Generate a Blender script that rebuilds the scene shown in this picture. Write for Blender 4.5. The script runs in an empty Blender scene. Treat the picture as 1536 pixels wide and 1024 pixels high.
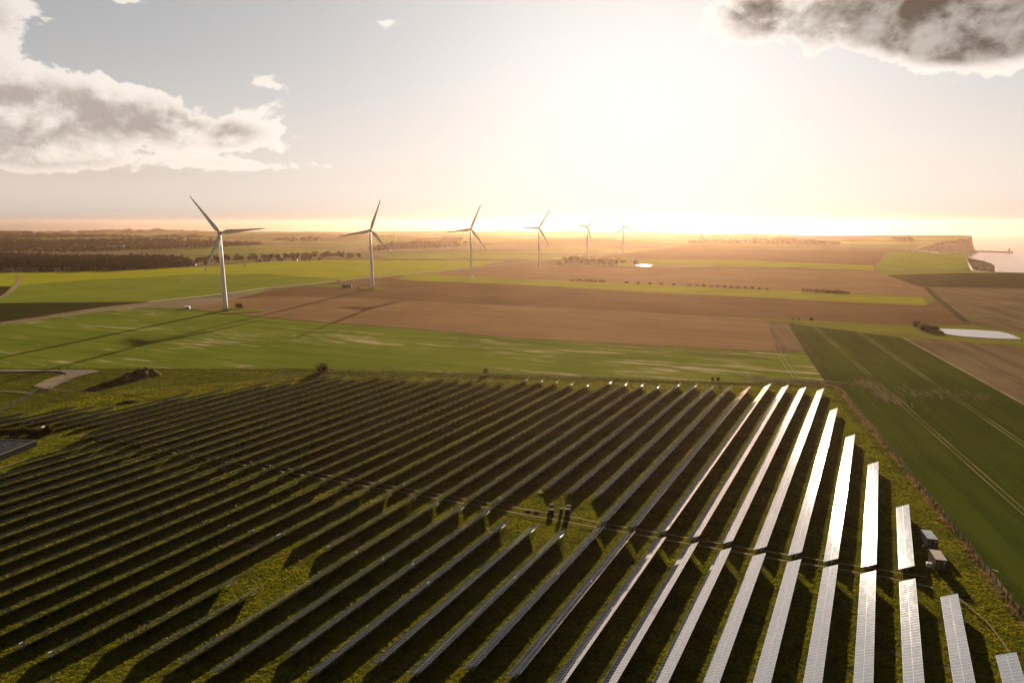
import bpy, math, random
import numpy as np
from math import radians, sin, cos, tan, atan2, pi
sc = bpy.context.scene
C = sc.collection
# ------------------------------------------------------------------ camera
F, H, YH = 1024.0, 80.0, 335.0            # focal length in photo pixels, drone height in metres, row of the true horizon
PITCH = math.atan((512 - YH) / F)
cam = bpy.data.cameras.new('camera'); cam.sensor_width = 36; cam.lens = 24
cam.clip_start = 1.0; cam.clip_end = 60000
camo = bpy.data.objects.new('camera', cam); C.objects.link(camo)
camo.location = (0, 0, H); camo.rotation_euler = (pi / 2 - PITCH, 0, 0)
sc.camera = camo
def ray(x, y):
    u = (x - 768) / F; v = (512 - y) / F; c, s = cos(PITCH), sin(PITCH)
    return np.array([u, c + v * s, -s + v * c])
def at(x, y, z=0.0):                       # where the photograph's pixel meets the level z
    r = ray(x, y); t = (z - H) / r[2]
    return np.array([0, 0, H]) + t * r
# ------------------------------------------------------------------ sun and sky
SUN_EL, SUN_AZ = radians(10.1), radians(10.6)
SUN = np.array([sin(SUN_AZ) * cos(SUN_EL), cos(SUN_AZ) * cos(SUN_EL), sin(SUN_EL)])
SUN_STRENGTH, SKY_STRENGTH = 5.0, 0.05
SKY_MUL, SKY_LIFT = 0.92, (0.20, 0.27, 0.42)      # sky brightness scaled in its colour, then an even bluish lift added
sc.view_settings.view_transform = 'Standard'; sc.view_settings.look = 'None'
sc.view_settings.exposure = 1.95; sc.view_settings.gamma = 1
sun = bpy.data.lights.new('sun', 'SUN'); sun.energy = SUN_STRENGTH; sun.angle = radians(0.5); sun.color = (1.0, 0.84, 0.64)
suno = bpy.data.objects.new('sun', sun); C.objects.link(suno)
import mathutils
suno.rotation_euler = mathutils.Vector(SUN).to_track_quat('Z', 'Y').to_euler()
suno.location = (300, 2000, 600)

class NT:
    """little helper for node trees"""
    def __init__(s, tree): s.t = tree; s.n = tree.nodes; s.l = tree.links
    def new(s, typ, **kw):
        n = s.n.new(typ)
        for k, v in kw.items(): setattr(n, k, v)
        return n
    def put(s, sock, v):
        if v is None: return
        if isinstance(v, bpy.types.NodeSocket): s.l.new(v, sock)
        else: sock.default_value = v
    def m(s, op, a, b=None, c=None, clamp=False):
        n = s.new('ShaderNodeMath', operation=op, use_clamp=clamp)
        for i, v in enumerate((a, b, c)): s.put(n.inputs[i], v)
        return n.outputs[0]
    def mr(s, v, a, b, c=0.0, d=1.0, smooth=True):
        n = s.new('ShaderNodeMapRange', interpolation_type='SMOOTHSTEP' if smooth else 'LINEAR')
        s.put(n.inputs[0], v)
        for i, q in enumerate((a, b, c, d)): s.put(n.inputs[1 + i], q)
        return n.outputs[0]
    def mix(s, f, a, b, mode='MIX'):
        n = s.new('ShaderNodeMix', data_type='RGBA', blend_type=mode)
        s.put(n.inputs[0], f)
        for i, v in ((6, a), (7, b)):
            if not isinstance(v, bpy.types.NodeSocket): v = (*v, 1.0) if len(v) == 3 else v
            s.put(n.inputs[i], v)
        return n.outputs[2]
    def noise(s, vec, scale, detail=4, rough=0.55, dist=0.0, w=None, dims='3D'):
        n = s.new('ShaderNodeTexNoise', noise_dimensions=dims)
        if vec is not None: s.put(n.inputs['Vector'], vec)
        s.put(n.inputs['Scale'], scale); s.put(n.inputs['Detail'], detail); s.put(n.inputs['Roughness'], rough); s.put(n.inputs['Distortion'], dist)
        return n.outputs[0]
    def xyz(s, x, y, z):
        n = s.new('ShaderNodeCombineXYZ')
        for i, v in enumerate((x, y, z)): s.put(n.inputs[i], v)
        return n.outputs[0]
    def sep(s, v):
        n = s.new('ShaderNodeSeparateXYZ'); s.l.new(v, n.inputs[0]); return n.outputs
    def mapping(s, vec, loc=(0, 0, 0), rot=(0, 0, 0), scale=(1, 1, 1)):
        n = s.new('ShaderNodeMapping'); s.l.new(vec, n.inputs[0])
        n.inputs[1].default_value = loc; n.inputs[2].default_value = rot; n.inputs[3].default_value = scale
        return n.outputs[0]

world = bpy.data.worlds.new('World'); sc.world = world; world.use_nodes = True
def build_world():
    w = NT(world.node_tree); w.n.clear()
    out = w.new('ShaderNodeOutputWorld'); bg = w.new('ShaderNodeBackground')
    tc = w.new('ShaderNodeTexCoord')
    vn = w.new('ShaderNodeVectorMath', operation='NORMALIZE'); w.l.new(tc.outputs['Generated'], vn.inputs[0])
    x, y, z = w.sep(vn.outputs[0])
    zc = w.m('MAXIMUM', z, 0.045)
    sky = w.new('ShaderNodeTexSky', sky_type='NISHITA'); sky.sun_disc = False
    sky.sun_elevation = SUN_EL; sky.sun_rotation = SUN_AZ
    sky.altitude = 0; sky.air_density = 1.0; sky.dust_density = 1.2; sky.ozone_density = 1.0
    w.l.new(w.xyz(x, y, zc), sky.inputs['Vector'])
    az = w.m('MULTIPLY', w.m('ARCTAN2', x, y), 180 / pi)      # degrees right of straight ahead
    el = w.m('MULTIPLY', w.m('ARCSINE', z), 180 / pi)
    skyc = sky.outputs[0]
    # part greying of the sky colour: pulls the saturated blue and orange of the clear sky together
    bw = w.new('ShaderNodeRGBToBW'); w.l.new(skyc, bw.inputs[0])
    grey = w.mix(1.0, bw.outputs[0], (1.0, 0.95, 0.925), 'MULTIPLY')
    skyc = w.mix(0.72, skyc, grey)
    # clouds: noise in (azimuth, elevation) inside soft windows; n2 is the same noise a step towards the sun
    def cnoise(a_, e_):
        p = w.xyz(w.m('MULTIPLY', a_, 0.235), w.m('MULTIPLY', e_, 0.31), 0.7)
        return w.m('ADD', w.m('MULTIPLY', w.noise(p, 0.9, 11, 0.57, 0.35), 0.78), w.m('MULTIPLY', w.noise(p, 2.9, 8, 0.6, 0.3), 0.22))
    n1 = cnoise(az, el)
    a2 = w.m('ADD', az, w.m('MAXIMUM', w.m('MINIMUM', w.m('MULTIPLY', w.m('SUBTRACT', 10.0, az), 0.05), 0.8), -0.8))
    n2 = cnoise(a2, w.m('ADD', el, 1.3))
    def blob(a0, e0, sa, se, k=1.0):
        da = w.m('DIVIDE', w.m('SUBTRACT', az, a0), sa); de = w.m('DIVIDE', w.m('SUBTRACT', el, e0), se)
        r = w.m('ADD', w.m('MULTIPLY', da, da), w.m('MULTIPLY', de, de))
        return w.m('MULTIPLY', w.m('EXPONENT', w.m('MULTIPLY', r, -1.0)), k)
    def add(*l):
        r = l[0]
        for q in l[1:]: r = w.m('ADD', r, q)
        return r
    def pb(x, y, rx, ry, k):                                # window given by where it stands in the photograph's sky
        r0 = ray(x, y); a0 = math.degrees(atan2(r0[0], r0[1])); e0 = math.degrees(math.asin(r0[2] / np.linalg.norm(r0)))
        r1 = ray(x + rx, y); r2 = ray(x, y - ry)
        sa = abs(math.degrees(atan2(r1[0], r1[1])) - a0); se = abs(math.degrees(math.asin(r2[2] / np.linalg.norm(r2))) - e0)
        return blob(a0, e0, sa, se, k)
    mask = add(pb(-60, 150, 260, 74, 0.92), pb(215, 178, 180, 44, 0.64), pb(40, 238, 250, 30, 0.66), pb(-20, 10, 110, 76, 0.84), pb(335, 205, 120, 30, 0.46),
               pb(402, 120, 60, 26, 0.50), pb(548, 94, 40, 18, 0.40), pb(585, 36, 80, 20, 0.42), pb(400, 250, 120, 12, 0.40), pb(470, 150, 60, 14, 0.30),
               pb(1320, 15, 250, 84, 1.02), pb(1500, 50, 150, 66, 0.80), pb(1100, 20, 80, 56, 0.44), pb(180, -4, 60, 16, 0.50),
               blob(70, 22, 12, 6, 0.5), blob(-80, 18, 16, 8, 0.55), blob(175, 30, 60, 18, 0.3), blob(-175, 30, 60, 18, 0.3), blob(0, 46, 60, 9, 0.2))
    d1 = w.m('ADD', w.m('MULTIPLY', n1, 1.9), w.m('SUBTRACT', mask, 1.40))
    dn = w.m('MULTIPLY', w.m('SUBTRACT', n1, n2), 1.9)                 # positive where the sunward neighbour is thinner
    cover = w.mr(d1, 0.0, 0.10)
    thick = w.m('MULTIPLY', w.mr(d1, 0.0, 0.45), w.mr(mask, 0.42, 0.8))
    lit = w.mr(dn, -0.22, 0.30)
    skyc = w.mix(1.0, w.mix(1.0, skyc, (SKY_MUL,) * 3, 'MULTIPLY'), SKY_LIFT, 'ADD')
    r_, g_, b_ = w.sep(skyc)                                # sky brightness compressed in its colour: no steep peak round the sun
    skyc = w.xyz(*[w.m('DIVIDE', q, w.m('ADD', 1.0, w.m('DIVIDE', q, 6.0))) for q in (r_, g_, b_)])
    low = w.m('MULTIPLY', w.m('EXPONENT', w.m('MULTIPLY', w.m('POWER', w.m('DIVIDE', w.m('MAXIMUM', el, 0.0), 7.5), 2.0), -1.0)), 0.80)
    skyc = w.mix(low, skyc, w.mix(0.66, skyc, (5.0, 4.15, 3.45)))  # milky air along the horizon
    dip = w.m('SUBTRACT', 1.0, w.m('MULTIPLY', w.m('EXPONENT', w.m('MULTIPLY', w.m('MAXIMUM', w.m('ADD', el, 0.2), 0.0), -1.0)), 0.66))
    skyc = w.mix(1.0, skyc, w.xyz(dip, dip, dip), 'MULTIPLY')
    back = w.m('MAXIMUM', w.mr(y, -0.30, 0.55, 0.16, 1.0), w.mr(el, 6.0, 20.0, 0.80, 0.0))                  # unseen sky behind dimmed to deepen shade, low band kept bright for towers
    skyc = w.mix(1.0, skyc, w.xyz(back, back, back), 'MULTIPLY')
    hz = w.m('MULTIPLY', pb(-20, 228, 330, 46, 0.85), w.mr(w.noise(w.xyz(w.m('MULTIPLY', az, 0.09), w.m('MULTIPLY', el, 0.5), 3.0), 1.0, 5, 0.5), 0.3, 0.65))
    skyc = w.mix(hz, skyc, (3.5, 2.95, 2.55))                 # brownish layer cloud low on the left
    bright = w.mix(1.0, w.mix(0.6, skyc, (5.3, 5.0, 4.7)), (1.12, 1.08, 1.04), 'MULTIPLY')
    dark = w.mix(w.mr(az, -30, 25), (2.5, 2.15, 1.9), (0.74, 0.58, 0.46))
    sh = w.m('MULTIPLY', thick, w.m('SUBTRACT', 1.0, w.m('MULTIPLY', lit, w.mr(az, -30, 25, 0.95, 0.45))))
    cl = w.mix(sh, bright, dark)
    col = w.mix(w.m('MULTIPLY', cover, w.mr(el, 1.0, 5.0, 0.0, 1.0)), skyc, cl)
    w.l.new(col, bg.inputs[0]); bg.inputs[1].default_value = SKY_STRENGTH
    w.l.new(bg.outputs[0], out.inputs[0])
build_world()
sc.cycles.use_denoising = True
try: sc.cycles.denoiser = 'OPENIMAGEDENOISE'
except Exception: pass
sc.cycles.max_bounces = 6; sc.cycles.diffuse_bounces = 2; sc.cycles.glossy_bounces = 3; sc.cycles.transmission_bounces = 3
sc.cycles.volume_bounces = 0; sc.cycles.transparent_max_bounces = 8
sc.cycles.sample_clamp_indirect = 6.0; sc.cycles.caustics_reflective = False; sc.cycles.caustics_refractive = False

# ------------------------------------------------------------------ helpers for meshes and tags
rng = np.random.default_rng(7); random.seed(7)
def tag(o, label=None, cat=None, group=None, kind=None):
    if label: o['label'] = label
    if cat: o['category'] = cat
    if group: o['group'] = group
    if kind: o['kind'] = kind
    return o
def mesh_obj(name, verts, faces, mats, parent=None, smooth=False, mi=None, uv=None):
    me = bpy.data.meshes.new(name)
    verts = np.asarray(verts, dtype=np.float32).reshape(-1, 3)
    if isinstance(faces, np.ndarray):
        nf, k = faces.shape
        me.vertices.add(len(verts)); me.vertices.foreach_set('co', verts.ravel())
        me.loops.add(nf * k); me.loops.foreach_set('vertex_index', faces.astype(np.int32).ravel())
        me.polygons.add(nf); me.polygons.foreach_set('loop_start', np.arange(0, nf * k, k, dtype=np.int32))
        me.update(calc_edges=True)
    else:
        me.from_pydata([tuple(map(float, v)) for v in verts], [], faces); me.update()
    if not isinstance(mats, (list, tuple)): mats = [mats]
    for m in mats: me.materials.append(m)
    if mi is not None: me.polygons.foreach_set('material_index', np.asarray(mi, dtype=np.int32))
    if uv is not None:
        l = me.uv_layers.new(name='UVMap'); l.data.foreach_set('uv', np.asarray(uv, dtype=np.float32).ravel())
    me.polygons.foreach_set('use_smooth', np.full(len(me.polygons), bool(smooth)))
    o = bpy.data.objects.new(name, me); C.objects.link(o)
    if parent is not None: o.parent = parent
    return o
def thing(name, label, cat, loc=(0, 0, 0), rz=0.0, group=None):
    o = bpy.data.objects.new(name, None); C.objects.link(o)
    o.empty_display_size = 0.5
    o.location = tuple(map(float, loc)); o.rotation_euler = (0, 0, rz)
    return tag(o, label, cat, group)
class MB:
    """collects boxes, bars, tubes and lathes into one mesh"""
    def __init__(s): s.v = []; s.f = []
    def add(s, v, f):
        b = len(s.v); s.v += [tuple(map(float, q)) for q in v]; s.f += [tuple(i + b for i in q) for q in f]; return s
    def box(s, x0, x1, y0, y1, z0, z1):
        v = [(x0, y0, z0), (x1, y0, z0), (x1, y1, z0), (x0, y1, z0), (x0, y0, z1), (x1, y0, z1), (x1, y1, z1), (x0, y1, z1)]
        return s.add(v, [(0, 3, 2, 1), (4, 5, 6, 7), (0, 1, 5, 4), (1, 2, 6, 5), (2, 3, 7, 6), (3, 0, 4, 7)])
    def bar(s, a, b, w, h=None):
        a, b = np.array(a, float), np.array(b, float); d = b - a; d /= np.linalg.norm(d)
        up = np.array([0, 0, 1.0]) if abs(d[2]) < 0.95 else np.array([0, 1.0, 0])
        n = np.cross(d, up); n /= np.linalg.norm(n); q = np.cross(n, d); h = h or w
        o = [n * w / 2 * i + q * h / 2 * j for i, j in ((-1, -1), (1, -1), (1, 1), (-1, 1))]
        v = [a + k for k in o] + [b + k for k in o]
        return s.add(v, [(3, 2, 1, 0), (4, 5, 6, 7), (0, 1, 5, 4), (1, 2, 6, 5), (2, 3, 7, 6), (3, 0, 4, 7)])
    def tube(s, pts, rad, n=12, caps=True):
        v = []; f = []
        P = [np.array(p, float) for p in pts]
        for i, p in enumerate(P):
            d = P[min(i + 1, len(P) - 1)] - P[max(i - 1, 0)]; d /= np.linalg.norm(d)
            up = np.array([0, 0, 1.0]) if abs(d[2]) < 0.9 else np.array([1.0, 0, 0])
            a = np.cross(d, up); a /= np.linalg.norm(a); b = np.cross(d, a)
            for k in range(n):
                t = 2 * pi * k / n; v.append(p + rad[i] * (a * cos(t) + b * sin(t)))
        for i in range(len(P) - 1):
            for k in range(n):
                f.append((i * n + k, i * n + (k + 1) % n, (i + 1) * n + (k + 1) % n, (i + 1) * n + k))
        if caps: f.append(tuple(range(n))[::-1]); f.append(tuple(range((len(P) - 1) * n, len(P) * n)))
        return s.add(v, f)
    def prism(s, pts, z0, z1):
        n = len(pts); v = [(p[0], p[1], z0) for p in pts] + [(p[0], p[1], z1) for p in pts]
        f = [tuple(range(n))[::-1], tuple(range(n, 2 * n))] + [(i, (i + 1) % n, n + (i + 1) % n, n + i) for i in range(n)]
        return s.add(v, f)
    def build(s, name, mat, parent=None, smooth=False):
        return mesh_obj(name, s.v, s.f, mat, parent, smooth)

# ------------------------------------------------------------------ materials
def mat(name):
    m = bpy.data.materials.new(name); m.use_nodes = True
    t = NT(m.node_tree); t.n.clear()
    out = t.new('ShaderNodeOutputMaterial'); b = t.new('ShaderNodeBsdfPrincipled'); t.l.new(b.outputs[0], out.inputs[0])
    tc = t.new('ShaderNodeTexCoord')
    return m, t, b, tc.outputs['Object'], out
def simple(name, col, rough=0.6, metal=0.0, var=0.15, scale=3.0, spec=0.5):
    m, t, b, co, out = mat(name)
    n = t.noise(co, scale, 4)
    c = t.mix(t.mr(n, 0.3, 0.7), tuple(q * (1 - var) for q in col), tuple(min(1, q * (1 + var)) for q in col))
    t.l.new(c, b.inputs['Base Color']); b.inputs['Roughness'].default_value = rough; b.inputs['Metallic'].default_value = metal
    b.inputs['Specular IOR Level'].default_value = spec
    return m
def field_mat(name, a, b_, rot=0.0, stripe=0.0, patch=None, patch_amt=0.5, tram=None, bump=0.5, rough=1.0, fine=2.0, spec=0.0, mott=0.5, row=3.0, patch_grad=None, con=0.15, clump=0.0):
    """soil or crop: fine grain, stretched streaks along the working direction, bare patches, paired wheel tracks"""
    m, t, p, co, out = mat(name)
    g = t.mapping(co, rot=(0, 0, rot))
    X, Y, Z = t.sep(g)
    st = t.mapping(g, scale=(0.009, 0.13, 1.0))
    s1 = t.noise(st, 1.0, 6, 0.6); s2 = t.noise(co, 0.012, 5, 0.6); s3 = t.noise(co, fine, 3, 0.7)
    s4 = t.noise(t.mapping(g, scale=(0.006, row, 1.0)), 1.0, 2, 0.6)
    f = t.m('ADD', t.m('MULTIPLY', s1, 0.55), t.m('ADD', t.m('MULTIPLY', s2, mott), t.m('ADD', t.m('MULTIPLY', s3, 0.3), t.m('MULTIPLY', s4, stripe))))
    hi = 0.425 + 0.5 * mott + 0.5 * stripe
    c = t.mix(t.mr(f, hi - con, hi + con), a, b_)
    if patch:
        q = t.noise(t.mapping(g, scale=(0.018, 0.16, 1.0)), 1.0, 8, 0.68)
        q2 = t.noise(t.mapping(g, loc=(31, 7, 0), scale=(0.006, 0.012, 1.0)), 1.0, 3, 0.5)
        if patch_grad: patch_amt = t.mr(t.sep(co)[0], *patch_grad)
        pm = t.mr(t.m('SUBTRACT', t.m('ADD', t.m('MULTIPLY', q, 0.62), t.m('MULTIPLY', q2, 0.38)), patch_amt), 0.0, 0.07)
        c = t.mix(pm, c, patch)
    if clump:
        k1 = t.noise(co, 1.1, 3, 0.6, 0.6); k2 = t.noise(co, 0.23, 3, 0.6)
        kk = t.mr(t.m('ADD', t.m('MULTIPLY', k1, 0.7), t.m('MULTIPLY', k2, 0.3)), 0.36, 0.64, 1.0 - clump, 1.0 + clump)
        c = t.mix(1.0, c, t.xyz(kk, kk, kk), 'MULTIPLY')
    if tram:
        per, gap, wd, tcol, off = tram
        ph = t.m('MODULO', t.m('ADD', Y, 10000.0 + off), per)
        l1 = t.m('COMPARE', ph, 2.0, wd); l2 = t.m('COMPARE', ph, 2.0 + gap, wd)
        br = t.mr(t.noise(t.mapping(g, scale=(0.03, 0.02, 1.0)), 1.0, 4), 0.35, 0.6, 0.25, 0.95)
        c = t.mix(t.m('MULTIPLY', t.m('MAXIMUM', l1, l2), br), c, tcol)
    t.l.new(c, p.inputs['Base Color']); p.inputs['Roughness'].default_value = rough; p.inputs['Specular IOR Level'].default_value = spec
    bm = t.new('ShaderNodeBump'); bm.inputs['Strength'].default_value = bump; bm.inputs['Distance'].default_value = 0.35
    t.l.new(t.m('ADD', t.m('MULTIPLY', s3, 0.6), s4), bm.inputs['Height']); t.l.new(bm.outputs[0], p.inputs['Normal'])
    return m
def leaf_mat(name, a, b_, trans=0.5, scale=0.3, tcol=None):
    m, t, p, co, out = mat(name)
    t.n.remove(p)
    n = t.noise(co, scale, 4); n2 = t.noise(co, scale * 9, 2)
    f = t.mr(t.m('ADD', t.m('MULTIPLY', n, 0.65), t.m('MULTIPLY', n2, 0.35)), 0.35, 0.65)
    c = t.mix(f, a, b_)
    d = t.new('ShaderNodeBsdfDiffuse'); tr = t.new('ShaderNodeBsdfTranslucent'); mx = t.new('ShaderNodeMixShader')
    t.l.new(c, d.inputs[0]); t.l.new(t.mix(1.0, c, tcol or (1.5, 1.3, 0.6), 'MULTIPLY'), tr.inputs[0])
    mx.inputs[0].default_value = trans
    t.l.new(d.outputs[0], mx.inputs[1]); t.l.new(tr.outputs[0], mx.inputs[2]); t.l.new(mx.outputs[0], out.inputs[0])
    return m

# ------------------------------------------------------------------ land, sea, haze
# far country: a patchwork of fields cut by hedges, on land that rolls a little beyond the turbines
def land_mat():
    m, t, p, co, out = mat('patchwork_country')
    X, Y, Z = t.sep(co)
    g = t.mapping(co, rot=(0, 0, radians(23)), scale=(1 / 420.0, 1 / 190.0, 0.0))
    wob = t.new('ShaderNodeVectorMath', operation='ADD'); t.l.new(g, wob.inputs[0])
    nz = t.new('ShaderNodeTexNoise'); t.l.new(g, nz.inputs['Vector']); nz.inputs['Scale'].default_value = 0.7
    sc_ = t.new('ShaderNodeVectorMath', operation='SCALE'); t.l.new(nz.outputs['Color'], sc_.inputs[0]); sc_.inputs['Scale'].default_value = 0.5
    t.l.new(sc_.outputs[0], wob.inputs[1])
    vo = t.new('ShaderNodeTexVoronoi', feature='F1', distance='CHEBYCHEV'); t.l.new(wob.outputs[0], vo.inputs['Vector']); vo.inputs['Scale'].default_value = 1.0; vo.inputs['Randomness'].default_value = 0.75
    r, gg, bb = t.sep(vo.outputs['Color'])
    cr = t.new('ShaderNodeValToRGB'); cr.color_ramp.interpolation = 'CONSTANT'
    el = cr.color_ramp.elements
    cols = [(0, (0.115, 0.085, 0.05)), (0.2, (0.12, 0.125, 0.022)), (0.38, (0.15, 0.115, 0.07)), (0.55, (0.085, 0.095, 0.022)), (0.68, (0.105, 0.075, 0.042)), (0.84, (0.16, 0.155, 0.03))]
    el[0].position, el[0].color = 0.0, (*cols[0][1], 1); el[1].position, el[1].color = cols[1][0], (*cols[1][1], 1)
    for q, cc in cols[2:]: e = el.new(q); e.color = (*cc, 1)
    t.l.new(r, cr.inputs[0])
    n = t.noise(co, 0.02, 5, 0.6); n2 = t.noise(co, 0.6, 3, 0.6)
    c = t.mix(t.mr(t.m('ADD', t.m('MULTIPLY', n, 0.6), t.m('MULTIPLY', n2, 0.4)), 0.35, 0.65), (0.8, 0.8, 0.8), (1.15, 1.15, 1.15))
    c = t.mix(1.0, cr.outputs[0], c, 'MULTIPLY')
    t.l.new(c, p.inputs['Base Color']); p.inputs['Roughness'].default_value = 0.9; p.inputs['Specular IOR Level'].default_value = 0.0
    return m
COAST = [(980, -400), (930, 700), (905, 1000), (880, 1110), (800, 1132), (796, 1180), (1082, 1638), (1150, 1652), (1191, 1690), (1200, 1760), (1185, 1900), (1230, 2150),
         (1420, 2420), (1640, 2750), (1900, 3050), (2170, 3330), (2370, 3560), (2430, 3720), (2380, 3900), (2350, 4300), (2150, 4800), (1900, 5400), (1700, 6200), (1500, 7600)]
def coast_x(y):
    ys = [q[1] for q in COAST]; xs = [q[0] for q in COAST]
    return float(np.interp(y, ys, xs))
def height(x, y):
    d = math.hypot(x, y)
    k = min(1, max(0, (d - 1750) / 1200)); k = k * k * (3 - 2 * k)
    h = 10 * sin(x / 430 + 1.3) * cos(y / 510 + 0.4) + 7 * sin((x + y) / 270 + 2.1) + 5 * sin(x / 160 - y / 230)
    far = min(1, max(0, (d - 4500) / 2800))
    side = min(1, max(0, (400 - x) / 900))
    v = -16 * math.exp(-((d - 2200) / 500) ** 2) * min(1, max(0, (-100 - x) / 500))
    bump = 24 * math.exp(-((x - 2250) / 620) ** 2 - ((y - 3650) / 420) ** 2) - 26 * math.exp(-(((x - 1215) / 85) ** 2 + ((y - 1690) / 120) ** 2))
    return bump + k * (h - 4 + far * (6 * sin(x / 700 + 0.6) - 4)) * (1.0 if x < 600 else 0.5) + v
def build_land():
    ys = np.unique(np.concatenate([np.linspace(-400, 1300, 18), np.linspace(1400, 3000, 22), np.linspace(3100, 7600, 34), [1110, 1132, 1180, 1638, 1652, 1690, 1760, 2150]]))
    N = 60; V = []; Fc = []
    for y in ys:
        xr = coast_x(y); xl = -7200
        xs_ = [xl + (xr - xl) * (1 - (1 - i / N) ** 1.7) for i in range(N + 1)]
        for x in xs_: V.append((x, y, height(x, y)))
    W = N + 1
    for j in range(len(ys) - 1):
        for i in range(N): Fc.append((j * W + i, j * W + i + 1, (j + 1) * W + i + 1, (j + 1) * W + i))
    o = mesh_obj('ground', V, Fc, land_mat(), smooth=True); tag(o, 'farmland running from the solar park to the horizon', 'ground', kind='structure')
    # chalk cliff below the land's edge
    V = []; Fc = []; rows = []
    yy = np.concatenate([np.linspace(700, 1600, 50), np.linspace(1605, 1780, 60), np.linspace(1790, 4400, 140)])
    for j, y in enumerate(yy):
        x = coast_x(y); zt = height(x, y)
        jx = 9 * sin(y / 23.0) + 6 * sin(y / 9.7 + 1)
        for q, (dx, z) in enumerate(((-10, zt - 0.5), (-1, zt + 0.3), (3 + 0.2 * jx, zt - 4), (8 + 0.5 * jx, zt - 22), (12 + jx, zt - 45), (22 + 1.3 * jx, -64), (48 + 1.5 * jx, -72))):
            V.append((x + dx + (2.2 * rng.standard_normal() if 1 < q < 6 else 0), y, z))
    for j in range(len(yy) - 1):
        for q in range(6): Fc.append((j * 7 + q, j * 7 + q + 1, (j + 1) * 7 + q + 1, (j + 1) * 7 + q))
    m, t, p, co, out = mat('chalk')
    n = t.noise(t.mapping(co, scale=(0.05, 0.05, 0.25)), 1.0, 6, 0.65)
    c = t.mix(t.mr(n, 0.35, 0.65), (0.16, 0.125, 0.085), (0.42, 0.38, 0.31))
    X, Y, Z = t.sep(co)
    c = t.mix(t.mr(t.m('ADD', Z, t.m('MULTIPLY', n, 14)), -9, 6), c, (0.06, 0.06, 0.022))
    t.l.new(c, p.inputs['Base Color']); p.inputs['Roughness'].default_value = 0.95
    tag(mesh_obj('cliff', V, Fc, m), 'pale chalk cliffs dropping from the fields to the sea', 'cliff', kind='structure')
build_land()
def build_sea():
    m, t, p, co, out = mat('sea_water')
    p.inputs['Base Color'].default_value = (0.02, 0.03, 0.035, 1); p.inputs['Roughness'].default_value = 0.22; p.inputs['IOR'].default_value = 1.333
    n = t.noise(t.mapping(co, rot=(0, 0, 0.5), scale=(0.02, 0.05, 1)), 1.0, 5, 0.6)
    bm = t.new('ShaderNodeBump'); bm.inputs['Strength'].default_value = 0.6; bm.inputs['Distance'].default_value = 2.0
    t.l.new(n, bm.inputs['Height']); t.l.new(bm.outputs[0], p.inputs['Normal'])
    tag(mesh_obj('sea', [(600, 0, -70), (14000, 0, -70), (14000, 13400, -70), (600, 13400, -70)], [(0, 1, 2, 3)], m), 'calm pale sea beyond the cliffs', 'sea', kind='structure')
build_sea()
def build_haze():
    o = MB().box(-7400, 14200, -600, 13800, -72, 126).build('haze', None)
    m = bpy.data.materials.new('haze'); m.use_nodes = True; t = NT(m.node_tree); t.n.clear()
    out = t.new('ShaderNodeOutputMaterial'); v = t.new('ShaderNodeVolumePrincipled')
    v.inputs['Color'].default_value = (1.0, 0.62, 0.41, 1); v.inputs['Density'].default_value = 1.9e-5; v.inputs['Anisotropy'].default_value = 0.72
    t.l.new(v.outputs[0], out.inputs['Volume'])
    o.data.materials.clear(); o.data.materials.append(m); m.volume_intersection_method = 'FAST' if hasattr(m, 'volume_intersection_method') else None
    tag(o, 'warm haze lying over the fields towards the low sun', 'haze', kind='stuff')
build_haze()

# ------------------------------------------------------------------ fields (thin sheets, a few centimetres apart)
LEVEL = [0.03]
def sheet(name, px, m, label=None, z=None, rag=0.55):
    if z is None: LEVEL[0] += 0.012; z = LEVEL[0]
    P0 = [at(x, y, 0)[:2] for x, y in px]; P = []
    for i, a in enumerate(P0):
        b = P0[(i + 1) % len(P0)]; L = float(np.linalg.norm(b - a)); n = int(min(80, max(1, L / 7.0))); nn = np.array([-(b - a)[1], (b - a)[0]]) / max(L, 1e-6)
        for q in range(n):
            p = a + (b - a) * q / n; w_ = rag * (0.6 * sin(p[0] / 9.1 + 1.7 * sin(p[1] / 13.0)) + 0.5 * sin(p[1] / 5.3 + p[0] / 7.7) + 0.25 * rng.standard_normal())
            P.append(p + nn * (w_ if q else 0.0))
    o = mesh_obj(name, [(q[0], q[1], z) for q in P], [tuple(range(len(P)))], m)
    if o.data.polygons[0].normal.z < 0: o.data.flip_normals()
    return tag(o, label, name.replace('_', ' ').split()[-1], kind='structure')
def heading(a, b):
    p, q = at(*a), at(*b); return -atan2(q[1] - p[1], q[0] - p[0])
DC = heading((400, 475), (1136, 526)); DG = heading((1210, 490), (1536, 800)); DE = heading((706, 413), (1385, 446)); DA = heading((0, 455), (400, 432))
GREEN1, GREEN2 = (0.064, 0.084, 0.009), (0.108, 0.122, 0.014)
m_rape = field_mat('yellow_crop', (0.165, 0.165, 0.009), (0.22, 0.21, 0.012), DA, 0.15, fine=1.2)
m_green = field_mat('young_wheat', GREEN1, GREEN2, DC, 0.25, patch=(0.28, 0.215, 0.13), patch_grad=(-200, 150, 0.555, 0.50), fine=1.5, tram=(24.0, 1.9, 0.3, (0.13, 0.13, 0.03), 3.0))
m_strip = field_mat('strip_crop', (0.135, 0.128, 0.010), (0.185, 0.172, 0.014), DE, 0.15, fine=1.2)
m_greenA = field_mat('pale_wheat', (0.092, 0.112, 0.011), (0.135, 0.148, 0.017), DA, 0.25, patch=(0.22, 0.18, 0.10), patch_amt=0.58, fine=1.5)
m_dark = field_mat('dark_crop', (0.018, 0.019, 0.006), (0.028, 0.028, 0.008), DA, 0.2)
m_soil1 = field_mat('dark_soil', (0.080, 0.046, 0.022), (0.118, 0.069, 0.034), DC, 0.3, fine=0.8)
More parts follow.
